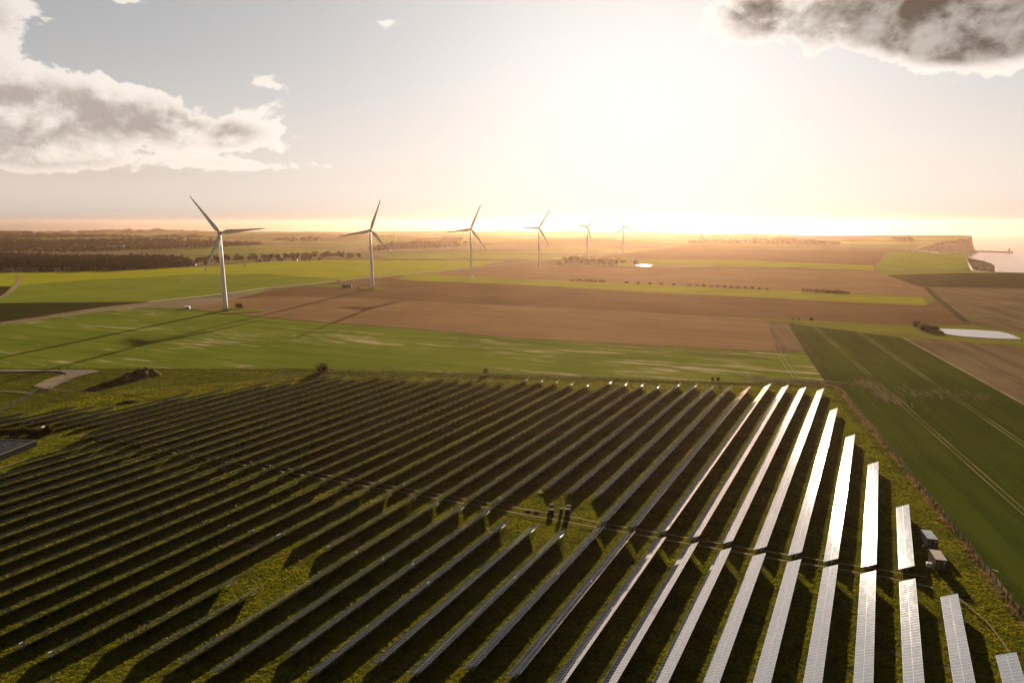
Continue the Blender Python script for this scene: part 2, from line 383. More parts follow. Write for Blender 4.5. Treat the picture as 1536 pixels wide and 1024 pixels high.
m_soil2 = field_mat('light_soil', (0.125, 0.072, 0.036), (0.175, 0.104, 0.053), DC, 0.3, fine=0.8)
m_soilR = field_mat('streaked_soil', (0.075, 0.050, 0.026), (0.14, 0.098, 0.055), DG, 0.5, fine=0.6, patch=(0.10, 0.085, 0.02), patch_amt=0.60)
m_wheatG = field_mat('drilled_wheat', (0.026, 0.034, 0.005), (0.046, 0.055, 0.007), DG, 0.3, tram=(27.0, 1.9, 0.22, (0.20, 0.16, 0.085), 9.0), fine=1.5, patch=(0.23, 0.18, 0.11), patch_amt=0.64)
m_verge = field_mat('verge_grass', (0.085, 0.085, 0.014), (0.13, 0.12, 0.018), DC, 0.1, fine=0.8)
m_park = field_mat('park_turf', (0.034, 0.036, 0.005), (0.068, 0.066, 0.008), 0.4, 0.0, patch=(0.085, 0.060, 0.030), patch_amt=0.59, fine=1.6, bump=1.0, row=0.012, clump=0.55)
m_dirt = field_mat('dirt_track', (0.15, 0.112, 0.070), (0.24, 0.185, 0.12), DA, 0.1, fine=1.5)
m_rut = field_mat('worn_rut', (0.15, 0.12, 0.06), (0.23, 0.18, 0.10), DA, 0.0, patch=(0.05, 0.05, 0.009), patch_amt=0.545, fine=1.0, mott=0.9)
m_gravel = field_mat('gravel', (0.11, 0.092, 0.072), (0.17, 0.14, 0.112), 0.2, 0.0, fine=3.0)
m_ditch = field_mat('ditch_growth', (0.030, 0.027, 0.012), (0.055, 0.046, 0.020), DC, 0.0, fine=0.7)
m_road = field_mat('pale_road', (0.26, 0.23, 0.19), (0.34, 0.30, 0.25), DA, 0.0, fine=1.0)

sheet('turf', [(-60, 540), (250, 540), (1242, 577), (1262, 583), (1330, 668), (1420, 780), (1560, 950), (1700, 1250), (-400, 1250), (-300, 700)], m_park, 'rough grass under and around the solar tables')
sheet('light_soil_field', [(345, 451), (400, 444), (540, 447), (700, 455), (800, 460), (932, 466), (1036, 473), (1136, 478), (1183, 484), (1212, 528), (1136, 527), (1000, 519), (900, 514), (800, 509), (700, 501), (620, 493), (500, 485), (400, 476), (338, 469), (285, 462)], m_soil2, 'light brown ploughed field below the turbines')
sheet('dark_soil_field', [(345, 450), (400, 436), (470, 427), (560, 418), (600, 414), (700, 423), (800, 428), (900, 434), (1000, 440), (1130, 445), (1260, 453), (1388, 458), (1412, 447), (1462, 488), (1366, 488), (1230, 482), (1136, 478), (1036, 473), (932, 466), (800, 460), (700, 455), (540, 447), (400, 444.5)], m_soil1, 'dark brown ploughed strip crossing the middle')
sheet('wheat_field', [(-40, 491), (0, 487), (195, 462), (280, 462), (338, 469), (400, 476), (500, 485), (620, 493), (700, 501), (800, 509), (900, 514), (1000, 519), (1136, 527), (1212, 528), (1242, 577), (1160, 574.5), (1030, 570.5), (900, 565.5), (750, 560.5), (560, 556), (490, 553), (240, 552.5), (-60, 552.5)], m_green, 'green field with pale bare streaks behind the solar park')
sheet('crop_field', [(-60, 410), (126, 407), (234, 403), (300, 400), (400, 392.5), (500, 389.5), (560, 390), (700, 391), (762, 391.5), (745, 394), (700, 402), (600, 411), (565, 413), (520, 419.5), (400, 411), (300, 425), (0, 440)], m_rape, 'bright yellow green crop left of the second turbine')
sheet('pale_wheat_field', [(-60, 432), (0, 430), (150, 419), (300, 411), (400, 411), (480, 417), (520, 420), (460, 427), (400, 431.5), (310, 443.5), (223, 452.5), (-60, 455)], m_greenA, 'pale green field left of the first turbine')
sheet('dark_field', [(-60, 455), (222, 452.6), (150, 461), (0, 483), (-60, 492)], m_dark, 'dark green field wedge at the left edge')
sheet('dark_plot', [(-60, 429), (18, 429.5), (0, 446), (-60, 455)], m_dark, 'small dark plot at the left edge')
sheet('crop_strip', [(586, 417.5), (640, 411.5), (706, 413), (750, 417.5), (830, 421), (940, 425), (1040, 429.5), (1200, 437.5), (1300, 442), (1385, 446.5), (1388, 458), (1260, 453), (1130, 445), (1000, 440), (900, 434), (800, 428), (700, 424), (620, 421)], m_strip, 'long yellow green strip crossing behind the turbines')
sheet('stubble_field', [(640, 410.5), (705, 404), (800, 393), (850, 399), (980, 403), (1100, 404), (1312, 406), (1329, 413), (1388, 430), (1400, 446), (1385, 446), (1300, 441.5), (1200, 437), (1040, 429), (940, 424.5), (830, 420.5), (750, 417)], m_soil2, 'pale stubble field behind the long strip')
sheet('brown_field', [(900, 385), (1020, 371), (1136, 374), (1330, 378), (1318, 395), (1310, 398), (1136, 391), (1050, 389)], m_soil1, 'brown field before the headland')
sheet('green_strip', [(960, 390), (1050, 389.5), (1136, 391.5), (1310, 398), (1312, 405.5), (1136, 399), (1000, 394)], m_strip, 'narrow green strip before the headland')
sheet('headland_field', [(1331, 380), (1440, 379.5), (1450, 382), (1454, 402), (1440, 406.5), (1312, 405), (1324, 390)], m_greenA, 'olive green field on the headland')
sheet('dark_green_field', [(1330, 412.6), (1470, 409), (1536, 409.5), (1600, 413), (1600, 434), (1536, 432.5), (1380, 430), (1350, 420)], m_dark, 'dark green field at the right edge')
sheet('streaked_field', [(1392, 431), (1536, 433.5), (1640, 437), (1640, 520), (1532, 509), (1500, 497), (1455, 488)], m_soilR, 'streaked brown field at the right edge')
sheet('verge', [(1136, 478), (1230, 482), (1366, 488.5), (1462, 488.5), (1536, 500), (1640, 520), (1640, 528), (1536, 519.5), (1440, 512), (1355, 507), (1340, 505), (1183, 484.5)], m_verge, 'grass verge round the pond')
sheet('drilled_field', [(1184, 485), (1340, 505), (1355, 507), (1536, 606), (1900, 806), (2300, 1300), (1700, 1250), (1560, 950), (1420, 780), (1330, 668), (1262, 583), (1242, 574), (1212, 528)], m_wheatG, 'dark green field with wheel tracks right of the solar park')
sheet('brown_plot', [(1356, 508), (1440, 512.5), (1536, 520), (1700, 533), (1900, 800), (1536, 604)], m_soilR, 'brown ploughed plot in front of the pond')
sheet('stripy_soil', [(1150, 481), (1183, 484.8), (1206, 526), (1165, 526)], m_soilR, 'striped soil corner beside the green field')
def strip(name, px, w, m, label, z=None, zc=0.0):
    """a ribbon of real width along points on the ground"""
    P = [at(x, y, 0)[:2] for x, y in px]
    if z is None: LEVEL[0] += 0.012; z = LEVEL[0]
    V = []
    for i, p in enumerate(P):
        d = P[min(i + 1, len(P) - 1)] - P[max(i - 1, 0)]; d = d / np.linalg.norm(d); n = np.array([-d[1], d[0]])
        ww = w if not isinstance(w, (list, tuple)) else w[i]
        V += [(*(p + n * ww / 2), z), (*(p - n * ww / 2), z)]
    Fc = [(2 * i, 2 * i + 1, 2 * i + 3, 2 * i + 2) for i in range(len(P) - 1)]
    o = mesh_obj(name, V, Fc, m)
    if o.data.polygons[0].normal.z < 0: o.data.flip_normals()
    return tag(o, label, name.split('_')[-1], kind='structure')
strip('road', [(-60, 468), (0, 480), (223, 453), (310, 444), (400, 432), (460, 427), (520, 420), (600, 411.8), (706, 402.6), (800, 391.5), (880, 382.3), (940, 376.3), (1018, 368.8)][2:], 6.0, m_road, 'pale country road running past the turbines')
strip('dirt_track', [(-40, 492), (0, 486), (100, 473.5), (195, 461.5), (223, 458)], 6.5, m_dirt, 'dirt track along the green field')
strip('farm_track', [(30, 414), (29, 420), (22, 432), (10, 441), (-6, 450)], 5.0, m_dirt, 'dirt track crossing the pale field')
strip('ditch', [(338, 469.5), (400, 476.2), (500, 485.2), (620, 493.2), (700, 501.2), (800, 509.2), (900, 514.2), (1000, 519.2), (1136, 527), (1208, 528)], 1.2, m_ditch, 'dark ditch between ploughed and green fields')
strip('ditch', [(195, 463), (250, 463), (280, 463.5), (338, 470)], 1.5, m_ditch, 'dark ditch by the first turbine')
strip('field_edge', [(932, 466), (1036, 473), (1136, 478), (1230, 482), (1366, 488)], 1.6, m_verge, 'grass edge of the dark soil')
strip('ditch', [(1388, 431), (1410, 451), (1450, 484)], 6.0, m_ditch, 'dark ditch beside the streaked field')
strip('footpath', [(1355, 507.5), (1440, 554), (1536, 607), (1700, 697)], 1.6, m_dirt, 'pale path between drilled and brown plots')
strip('footpath', [(1400, 447), (1440, 486)], 1.6, m_soilR, 'pale path by the ditch')
strip('field_edge', [(1186, 486), (1212, 530), (1236, 566), (1243, 576)], [3.5, 3.0, 2.5, 2.5], m_ditch, 'weedy edge of the drilled field')
strip('wheel_track', [(1163, 527.5), (1178, 550), (1194, 574)], 0.5, m_dirt, 'left wheel track by the striped soil')
strip('wheel_track', [(1169, 527.5), (1185, 550), (1202, 574.5)], 0.5, m_dirt, 'right wheel track by the striped soil')
sheet('gravel_yard', [(-40, 555.3), (85, 555.4), (100, 555), (140, 555.5), (150, 558), (130, 562), (112, 567), (90, 577), (76, 584), (62, 584.5), (80, 575), (94, 567), (100, 561), (90, 558), (-40, 558)], m_gravel, 'gravel entrance road to the gate')
sheet('bare_patch', [(50, 580), (70, 570), (95, 562), (100, 566), (84, 576), (66, 583)], m_dirt, 'bare soil beside the gravel road')
strip('dirt_path', [(-10, 587.5), (20, 587.5), (48, 591)], 0.9, m_dirt, 'short path at the left edge')
RUT1 = [(118, 654.5), (165, 661), (260, 680.5), (345, 695), (450, 713.5), (560, 733), (665, 751), (728.7, 762.5), (774.7, 771), (843, 783), (894.7, 792.5), (1000, 811.5), (1119, 832.5), (1174, 842.5), (1235.7, 852), (1330, 868), (1400, 884)]
RUT2 = [(128, 653), (175, 660), (270, 678), (355, 691), (460, 709), (570, 728), (675, 746), (740, 757.5), (823, 771), (868, 779), (904.7, 786.7), (1005, 804), (1124, 825), (1189, 835), (1242, 844), (1330, 858), (1390, 868)]
strip('track', RUT1, 0.75, m_rut, 'pale wheel rut between the panel blocks')
strip('track', RUT2, 0.65, m_rut, 'second wheel rut between the panel blocks')
strip('track', [(1419, 885), (1445, 905), (1480, 935), (1497, 957), (1520, 990)], 0.35, m_dirt, 'thin pale path past the front right tables')
strip('track', [(-10, 707), (20, 697), (42, 688.5)], 0.5, m_dirt, 'pale cable trench at the left edge')
def streaks(name, px, n, ang, L, W, m, label, seed, spread=5.0):
    """ragged bare streaks along the drill lines, one sheet"""
    r = np.random.default_rng(seed); V = []; Fc = []
    P = [at(*p)[:2] for p in px]; LEVEL[0] += 0.012; d = np.array([cos(ang), sin(ang)]); nn = np.array([-d[1], d[0]])
    for i in range(n):
        f = r.random() * (len(P) - 1); k = int(f); c = P[k] + (P[k + 1] - P[k]) * (f - k) + d * r.normal(0, spread) + nn * r.normal(0, 3.0)
        l, w = L * r.lognormal(0, 0.5), W * r.lognormal(0, 0.5); b = len(V); M = 7
        for q in range(M):
            t_ = q / (M - 1) - 0.5; ww = w * (1 - (2 * abs(t_)) ** 2) * r.uniform(0.5, 1.1) + 0.03; o_ = nn * r.normal(0, 0.25 * w)
            V += [(*(c + d * l * t_ + o_ + nn * ww / 2), LEVEL[0]), (*(c + d * l * t_ + o_ - nn * ww / 2), LEVEL[0])]
        for q in range(M - 1): Fc.append((b + 2 * q, b + 2 * q + 1, b + 2 * q + 3, b + 2 * q + 2))
    o = mesh_obj(name, V, Fc, m)
    return tag(o, label, 'bare soil', kind='structure')
m_bare = field_mat('bare_soil', (0.09, 0.072, 0.036), (0.21, 0.16, 0.095), DG, 0.0, fine=1.0)
streaks('bare_streaks', [(1292, 573), (1312, 583), (1330, 597), (1345, 604)], 150, -DG, 9.0, 0.32, m_bare, 'pale bare streaks in the drilled field', 3)
streaks('bare_streaks', [(1345, 584), (1375, 590), (1400, 594), (1430, 590), (1480, 598)], 90, -DG, 8.0, 0.26, m_bare, 'fainter bare streaks in the drilled field', 4)
streaks('bare_streaks', [(1120, 566), (1160, 571), (1200, 572), (1236, 575)], 110, -DC, 7.0, 0.7, m_bare, 'pale bare ground in the corner of the green field', 5)
streaks('bare_streaks', [(880, 517), (960, 522), (1040, 528), (1100, 533), (1140, 536)], 90, -DC, 9.0, 0.7, m_bare, 'pale bare ground along the far edge of the green field', 6)
# ponds
def pond_mat():
    m, t, p, co, out = mat('pond_water')
    n = t.noise(t.mapping(co, scale=(0.05, 0.12, 1)), 1.0, 4)
    c = t.mix(t.mr(n, 0.55, 0.68), (0.03, 0.03, 0.03), (0.10, 0.07, 0.04))
    t.l.new(c, p.inputs['Base Color']); p.inputs['Roughness'].default_value = 0.06; p.inputs['IOR'].default_value = 1.7
    bm = t.new('ShaderNodeBump'); bm.inputs['Strength'].default_value = 0.05; t.l.new(t.noise(co, 0.6, 3), bm.inputs['Height']); t.l.new(bm.outputs[0], p.inputs['Normal'])
    return m
m_pond = pond_mat()
sheet('pond', [(1408.5, 494.2), (1420, 494), (1440, 494.6), (1470, 496), (1498, 498), (1512, 501), (1533, 509.6), (1500, 509), (1460, 506.6), (1440, 505), (1432, 503.8), (1417, 501.5)], m_pond, 'bright reflecting pond between the fields')
sheet('pond', [(953, 398.3), (966, 396.8), (978, 397.6), (978, 399.8), (966, 400.2)], m_pond, 'small glinting pond far off')
for bx in ((600, 433), (338, 466)):
    pass
sheet('turbine_pad', [(318, 465), (330, 461.5), (352, 461), (384, 464.5), (398, 467.5), (365, 470), (335, 471), (312, 468.5)], m_verge, 'grass pad under the first turbine')
sheet('turbine_pad', [(538, 433), (546, 431), (556, 431), (566, 431.6), (586, 433.6), (570, 436), (552, 436)], m_verge, 'grass pad under the second turbine')
sheet('grass_wedge', [(455, 428.5), (480, 426.5), (520, 429), (512, 432.5), (470, 430.5)], m_verge, 'grass wedge beside the road')

# ------------------------------------------------------------------ solar tables
RD = ray(1326, YH); RD = RD / np.linalg.norm(RD); ND = np.array([-RD[1], RD[0], 0.0])   # along the rows, and the way the panels face
K = H / 70.0
TILT = radians(28.5); SLANT = 3.44; ZLOW = 0.6
ROT = atan2(RD[1], RD[0])          # local +x runs along the row, local +y towards the low edge
def glass_mat():
    m, t, p, co, out = mat('solar_glass')
    uvn = t.new('ShaderNodeUVMap'); u, v, _ = t.sep(uvn.outputs[0])
    fu = t.m('FRACT', u); fv = t.m('FRACT', v)
    eu = t.m('MINIMUM', fu, t.m('SUBTRACT', 1.0, fu)); ev = t.m('MINIMUM', fv, t.m('SUBTRACT', 1.0, fv))
    fr = t.m('MAXIMUM', t.m('LESS_THAN', eu, 0.032), t.m('LESS_THAN', ev, 0.022))
    cu = t.m('FRACT', t.m('MULTIPLY', fu, 6.0)); cv = t.m('FRACT', t.m('MULTIPLY', fv, 10.0))
    gl = t.m('MAXIMUM', t.m('LESS_THAN', cu, 0.06), t.m('LESS_THAN', cv, 0.06))
    idn = t.new('ShaderNodeTexWhiteNoise', noise_dimensions='2D')
    t.l.new(t.xyz(t.m('FLOOR', u), t.m('FLOOR', v), 0.0), idn.inputs['Vector'])
    c = t.mix(idn.outputs[0], (0.010, 0.014, 0.024), (0.020, 0.026, 0.040))
    c = t.mix(t.m('MULTIPLY', gl, 0.5), c, (0.09, 0.10, 0.11)); c = t.mix(fr, c, (0.26, 0.265, 0.27))
    t.l.new(c, p.inputs['Base Color'])
    dirt = t.noise(t.mapping(co, scale=(0.35, 1.2, 1)), 1.0, 5)
    r = t.m('ADD', t.mr(dirt, 0.3, 0.75, 0.042, 0.058), t.m('MULTIPLY', fr, 0.03)); t.l.new(r, p.inputs['Roughness'])
    p.inputs['Metallic'].default_value = 0.0
    p.inputs['IOR'].default_value = 4.0
    return m
m_glass = glass_mat()
m_back = simple('panel_back', (0.10, 0.105, 0.11), 0.7)
m_steel = simple('galvanised_steel', (0.42, 0.43, 0.44), 0.42, 0.8, 0.12, 8)
m_tray = simple('cable_tray_steel', (0.55, 0.55, 0.54), 0.4, 0.7)
m_box = simple('white_cabinet', (0.60, 0.60, 0.59), 0.95, spec=0.0)
def panel_mesh(n_mod, seed):
    """two modules high, n_mod long: every module a thin slab of its own, very slightly out of line"""
    r = np.random.default_rng(seed); V = []; Fc = []; MI = []; UV = []
    th = 0.04; hm = SLANT / 2
    ct, st = cos(TILT), sin(TILT)
    wav = 0.0035 * np.sin(np.arange(n_mod) / 7.0 + seed) + 0.003 * np.sin(np.arange(n_mod) / 3.1 + 2 * seed)
    for rr in range(2):
        s0 = rr * hm + 0.01; s1 = (rr + 1) * hm - 0.01
        for i in range(n_mod):
            x0 = i * 1.02 + 0.008; x1 = (i + 1) * 1.02 - 0.008
            a, b_ = r.normal(0, 0.0016) + wav[i] * 0.4, r.normal(0, 0.0012)
            base = len(V)
            for (x, s) in ((x0, s0), (x1, s0), (x1, s1), (x0, s1)):
                off = a * (s - (s0 + s1) / 2) + b_ * (x - (x0 + x1) / 2)
                for k in (0.0, -th):
                    q = off + k
                    V.append((x, -s * ct - q * 0 + (q * st), ZLOW + s * st + q * ct))
            i0 = [base + 6, base + 4, base + 2, base]; j0 = [q + 1 for q in i0]
            Fc.append(i0); MI.append(0); UV += [(i, rr), (i + 1, rr), (i + 1, rr + 1), (i, rr + 1)]
            Fc.append(j0[::-1]); MI.append(1); UV += [(0.5, 0.5)] * 4
            for e in range(4):
                Fc.append([i0[e], j0[e], j0[(e + 1) % 4], i0[(e + 1) % 4]]); MI.append(2); UV += [(0.5, 0.5)] * 4
    # face winding: make the glass side face up
    return np.array(V), np.array(Fc), MI, UV
ct, st = cos(TILT), sin(TILT); WID = SLANT * ct
PY = -WID * 0.56; PZ = ZLOW + 0.56 * SLANT * st                       # the post stands just behind the middle
lm = MB(); lm.box(-0.06, 0.06, PY - 0.06, PY + 0.06, -0.05, PZ - 0.16)
lm.bar((0, PY, 0.45), (0, -WID * 0.2, ZLOW + 0.2 * SLANT * st - 0.14), 0.07)
lm.bar((0, PY - 0.02, 0.25), (0, -WID * 0.90, ZLOW + 0.9 * SLANT * st - 0.14), 0.07)
lm.bar((0, -WID * 0.03, ZLOW + 0.03 * SLANT * st - 0.13), (0, -WID * 0.97, ZLOW + 0.97 * SLANT * st - 0.13), 0.08, 0.1)
leg_me = None
bxm = MB(); bxm.box(-0.28, 0.28, -0.16, 0.16, 0.75, 1.62).box(-0.31, 0.31, -0.19, 0.19, 1.62, 1.66).box(-0.2, 0.2, 0.16, 0.175, 0.85, 1.5)
box_me = None
def ordinal(n):
    w = ['first', 'second', 'third', 'fourth', 'fifth', 'sixth', 'seventh', 'eighth', 'ninth', 'tenth', 'eleventh', 'twelfth', 'thirteenth', 'fourteenth', 'fifteenth', 'sixteenth', 'seventeenth', 'eighteenth', 'nineteenth', 'twentieth']
    if n <= 20: return w[n - 1]
    if n == 30: return 'thirtieth'
    if n == 40: return 'fortieth'
    return ('twenty', 'thirty', 'forty')[n // 10 - 2] + '-' + w[n % 10 - 1]
TABLES = []
def table(k, a0, a1, label, lat=None, group='rows of solar tables'):
    """one row: a0 and a1 are distances along the row direction of its near and far end"""
    global leg_me, box_me
    lat = -10.9 + 6.866 * k if lat is None else lat
    a0 *= K; a1 *= K; lat = lat * K                     # lateral place of the HIGH edge
    n = max(4, int(round((a1 - a0) / 1.02))); L = n * 1.02
    org = RD * (a1 - L) + ND * (lat + WID)
    t = thing('solar_table', label, 'solar table', (org[0], org[1], 0.0), ROT, group)
    V, Fc, MI, UV = panel_mesh(n, int(k * 7 + a0) % 9973)
    o = mesh_obj('panel', V, Fc, [m_glass, m_back, m_steel], t, mi=MI, uv=UV)
    b = MB()
    for s in (0.12, 0.40, 0.62, 0.88): b.bar((0.02, -WID * s, ZLOW + s * SLANT * st - 0.075), (L - 0.02, -WID * s, ZLOW + s * SLANT * st - 0.075), 0.06, 0.05)
    b.build('purlin', m_steel, t)
    MB().bar((1.0, PY - 0.09, 0.55), (L - 0.6, PY - 0.09, 0.55), 0.10, 0.07).build('cable_tray', m_tray, t)
    nl = max(2, int(round((L - 1.6) / 4.5)))
    for i in range(nl + 1):
        x = 0.8 + (L - 1.6) * i / nl
        if leg_me is None: q = lm.build('leg', m_steel, t); leg_me = q.data
        else: q = bpy.data.objects.new('leg', leg_me); C.objects.link(q); q.parent = t
        q.location = (x, 0, 0)
    TABLES.append((k, a1 - L, a1, lat, t))
    return t
U = [(35.8, 617.5), (115, 607.5), (142.5, 607.5), (170.8, 608.3), (283.5, 587.5), (334.3, 581.7), (401.8, 570.8), (441, 567.5), (496, 559.2), (517, 560.3), (537, 561.3), (573.7, 558), (593.7, 560.3), (614.5, 562.5), (633.7, 565), (668.7, 561.3), (692, 562.5), (713.7, 564.7), (735.3, 566.3), (757, 568.3), (791.3, 564.7), (814.7, 566.2), (837, 568), (860.5, 570.8), (884.7, 572.5), (918, 568.3), (941.7, 570.8), (966.3, 572.5), (990.8, 575), (1021.7, 572.5), (1047.3, 573.3), (1072, 576.3), (1099, 577), (1125.3, 579.7), (1156.2, 575.3), (1182.7, 577), (1209.3, 579.7), (1236.2, 582), (1257, 611.3), (1282.7, 651), (1318.6, 691.8), (1363.8, 755.8)]
LO = [(133, 663), (161, 665), (185, 669), (210, 672.5), (238, 676.7), (261, 681), (287.7, 684.7), (314.3, 690.8), (342.7, 694.2), (371, 699.2), (402.7, 703.3), (431, 708.3), (462.7, 713.3), (495.2, 717.5), (526.2, 723.3), (560.3, 728.3), (594.5, 734.2), (631.2, 739.2), (667, 746.7), (704.8, 752.5), (743.3, 758.3), (767, 778.3), (812.2, 784.7), (855.5, 792.5), (911.3, 787.8), (956.3, 796.2), (1003, 805), (1050.7, 812.8), (1100.3, 821.2), (1151.5, 828.8), (1204.3, 838), (1258.7, 846.3), (1315, 855.3), (1373.3, 867), (1436, 889.4), (1521.4, 976.7)]
ZH = ZLOW + SLANT * st
def al_lat(p):
    w = at(p[0], p[1], ZH); return float(w @ RD) / K, float(w @ ND) / K
near_k = [0, 1, 9, 10, 12, 13, 26, 30, 34, 35, 36, 37, 38, 39, 40, 41]
near_a = [151.4, 148.6, 142.4, 156.1, 155.5, 140.0, 127.5, 127.0, 123.0, 133.0, 130.5, 128.2, 125.2, 121.0, 117.0, 104.0]
def look(k):
    if k <= 8: return 'blazing white with sky glare'
    if k <= 14: return 'pale and bronze lit'
    if k <= 24: return 'grey with bronze sheen'
    return 'dark with thin grey top'
for i, p in enumerate(U):
    k = len(U) - 1 - i
    a, l = al_lat(p)
    table(k, float(np.interp(k, near_k, near_a)), a, '%s solar table from the right in the far block, %s' % (ordinal(k + 1), look(k)), lat=0.5 * l + 0.5 * (-10.9 + 6.866 * k), group='solar tables of the far block')
LN = {33: 101.0, 32: 88.0, 19: 51.5, 18: 53.2, 17: 61.0, 16: 62.0, 15: 62.0, 14: 63.1, 13: 71.9, 12: 70.0, 11: 76.3, 10: 77.0, 9: 82.2, 8: 83.6}
for i, p in enumerate(LO):
    k = len(LO) - 3 - i
    a, l = al_lat(p)
    lt = 0.5 * l + 0.5 * (-10.9 + 6.866 * k)
    lab = '%s solar table from the right in the front block, %s' % (ordinal(k + 3), 'reflecting pale sky' if k <= 7 else ('half pale half dark' if k <= 9 else ('dark with visible module grid' if k <= 16 else 'dark with thin grey top')))
    near = LN.get(k, 84.0 if k < 8 else 48.0)
    if k in (16, 17):
        table(k, 101.6, a, lab, lt, 'solar tables of the front block')
        table(k, near, 84.0, 'short dark solar table in front of the grass clearing, ' + ('upper of the two' if k == 17 else 'lower of the two'), lt, 'short solar tables by the clearing')
    else:
        table(k, near, a, lab, lt, 'solar tables of the front block')
for k, p in ((15, (155, 1020.8)), (16, (86.7, 1014.7)), (17, (0.8, 1017))):
    a, l = al_lat(p)
    table(k, a - 14, a, 'tip of a solar table in the bottom left corner, ' + {15: 'rightmost of three', 16: 'middle of three', 17: 'leftmost of three'}[k], l, 'solar tables cut by the bottom edge')
# inverter cabinets hung on the legs
BX = [(256 + x / 6, 550 + y / 6) for x, y in ((145, 385), (598, 212), (572, 315), (700, 330), (830, 347), (1052, 335), (1187, 352), (1325, 367), (1028, 538), (1285, 520), (1312, 580), (1470, 603))]
BX += [(768 + x / 6, 550 + y / 6) for x, y in ((85, 288), (237, 303), (392, 318), (660, 265), (818, 280), (975, 292), (1133, 308), (1305, 318), (32, 648), (215, 665), (405, 690), (585, 725), (935, 622), (1128, 648), (1325, 672))]
BX += [(512 + x / 6, 550 + y / 6) for x, y in ((302, 245), (515, 230), (720, 217), (857, 235), (995, 250), (1137, 262), (1315, 260), (1475, 268), (95, 625), (280, 638), (710, 540), (872, 560), (1040, 580), (1215, 602), (1390, 627))]
BX += [(x / 6, 550 + y / 6) for x, y in ((270, 493), (885, 440))] + [(x / 6, 690 + y / 6) for x, y in ((805, 398), (490, 625), (1275, 440), (1468, 480))]
BX += [(256 + x / 6, 690 + y / 6) for x, y in ((130, 520), (333, 562), (543, 605), (762, 648), (985, 695), (1215, 748), (1460, 800), (1175, 75))]
BX += [(512 + x / 6, 690 + y / 6) for x, y in ((380, 203), (600, 230), (1478, 368), (170, 850))]
BX += [(768 + x / 6, 860 + y / 6) for x, y in ((78, 62), (470, 25), (777, 97), (967, 345))] + [(512 + 830 / 6, 860 + 108 / 6), (582, 842), (627, 850)]
BX += [(x / 6, 860 + y / 6) for x, y in ((215, 655), (475, 745))]
for p in BX:
    w = at(p[0], p[1], 1.2); a, l = float(w @ RD), float(w @ ND)
    best = min(TABLES, key=lambda t: abs(t[3] + WID + PY + 0.25 - 0.45 - l) + (0 if t[1] + 0.3 < a < t[2] - 0.3 else 50))
    x = min(max(a - best[1], 0.5), best[2] - best[1] - 0.5)
    if box_me is None: q = bxm.build('inverter_box', m_box, best[4]); box_me = q.data
    else: q = bpy.data.objects.new('inverter_box', box_me); C.objects.link(q); q.parent = best[4]
    q.location = (x, PY - 0.28, 0)

# ------------------------------------------------------------------ wind turbines
m_white = simple('turbine_white', (0.84, 0.84, 0.83), 0.6, 0, 0.05, 0.3)
m_band = simple('tower_base_grey', (0.60, 0.62, 0.62), 0.45, 0, 0.05, 0.3)
m_spin = simple('nacelle_grey', (0.46, 0.47, 0.47), 0.45, 0, 0.08, 1)
HUBZ, RAD = 71.5, 40.0
def blade_mesh():
    b = []
    st_ = [(0.9, 0.85, 0.85, 0), (2.2, 0.95, 0.9, 4), (4.5, 1.75, 0.62, 16), (8, 1.72, 0.45, 12), (14, 1.35, 0.32, 8), (22, 0.98, 0.22, 5), (30, 0.66, 0.14, 2.5), (36, 0.42, 0.09, 1), (39.2, 0.22, 0.05, 0), (40, 0.05, 0.02, 0)]
    n = 14; V = []; Fc = []
    for (r, c, th, tw) in st_:
        a = radians(tw)
        for k in range(n):
            q = 2 * pi * k / n
            x = 1.2 * c * cos(q) - (0.25 * c if r > 3 else 0); y = th * sin(q) * (1.15 - 0.35 * cos(q) if r > 3 else 1)
            V.append((x * cos(a) - y * sin(a), x * sin(a) + y * cos(a) - 0.02 * (r / 40) ** 2 * 20, r))
    for i in range(len(st_) - 1):
        for k in range(n): Fc.append((i * n + k, i * n + (k + 1) % n, (i + 1) * n + (k + 1) % n, (i + 1) * n + k))
    Fc.append(tuple(range(n))[::-1]); Fc.append(tuple(range((len(st_) - 1) * n, len(st_) * n)))
    return V, Fc
BV, BF = blade_mesh(); blade_me = None; parts = {}
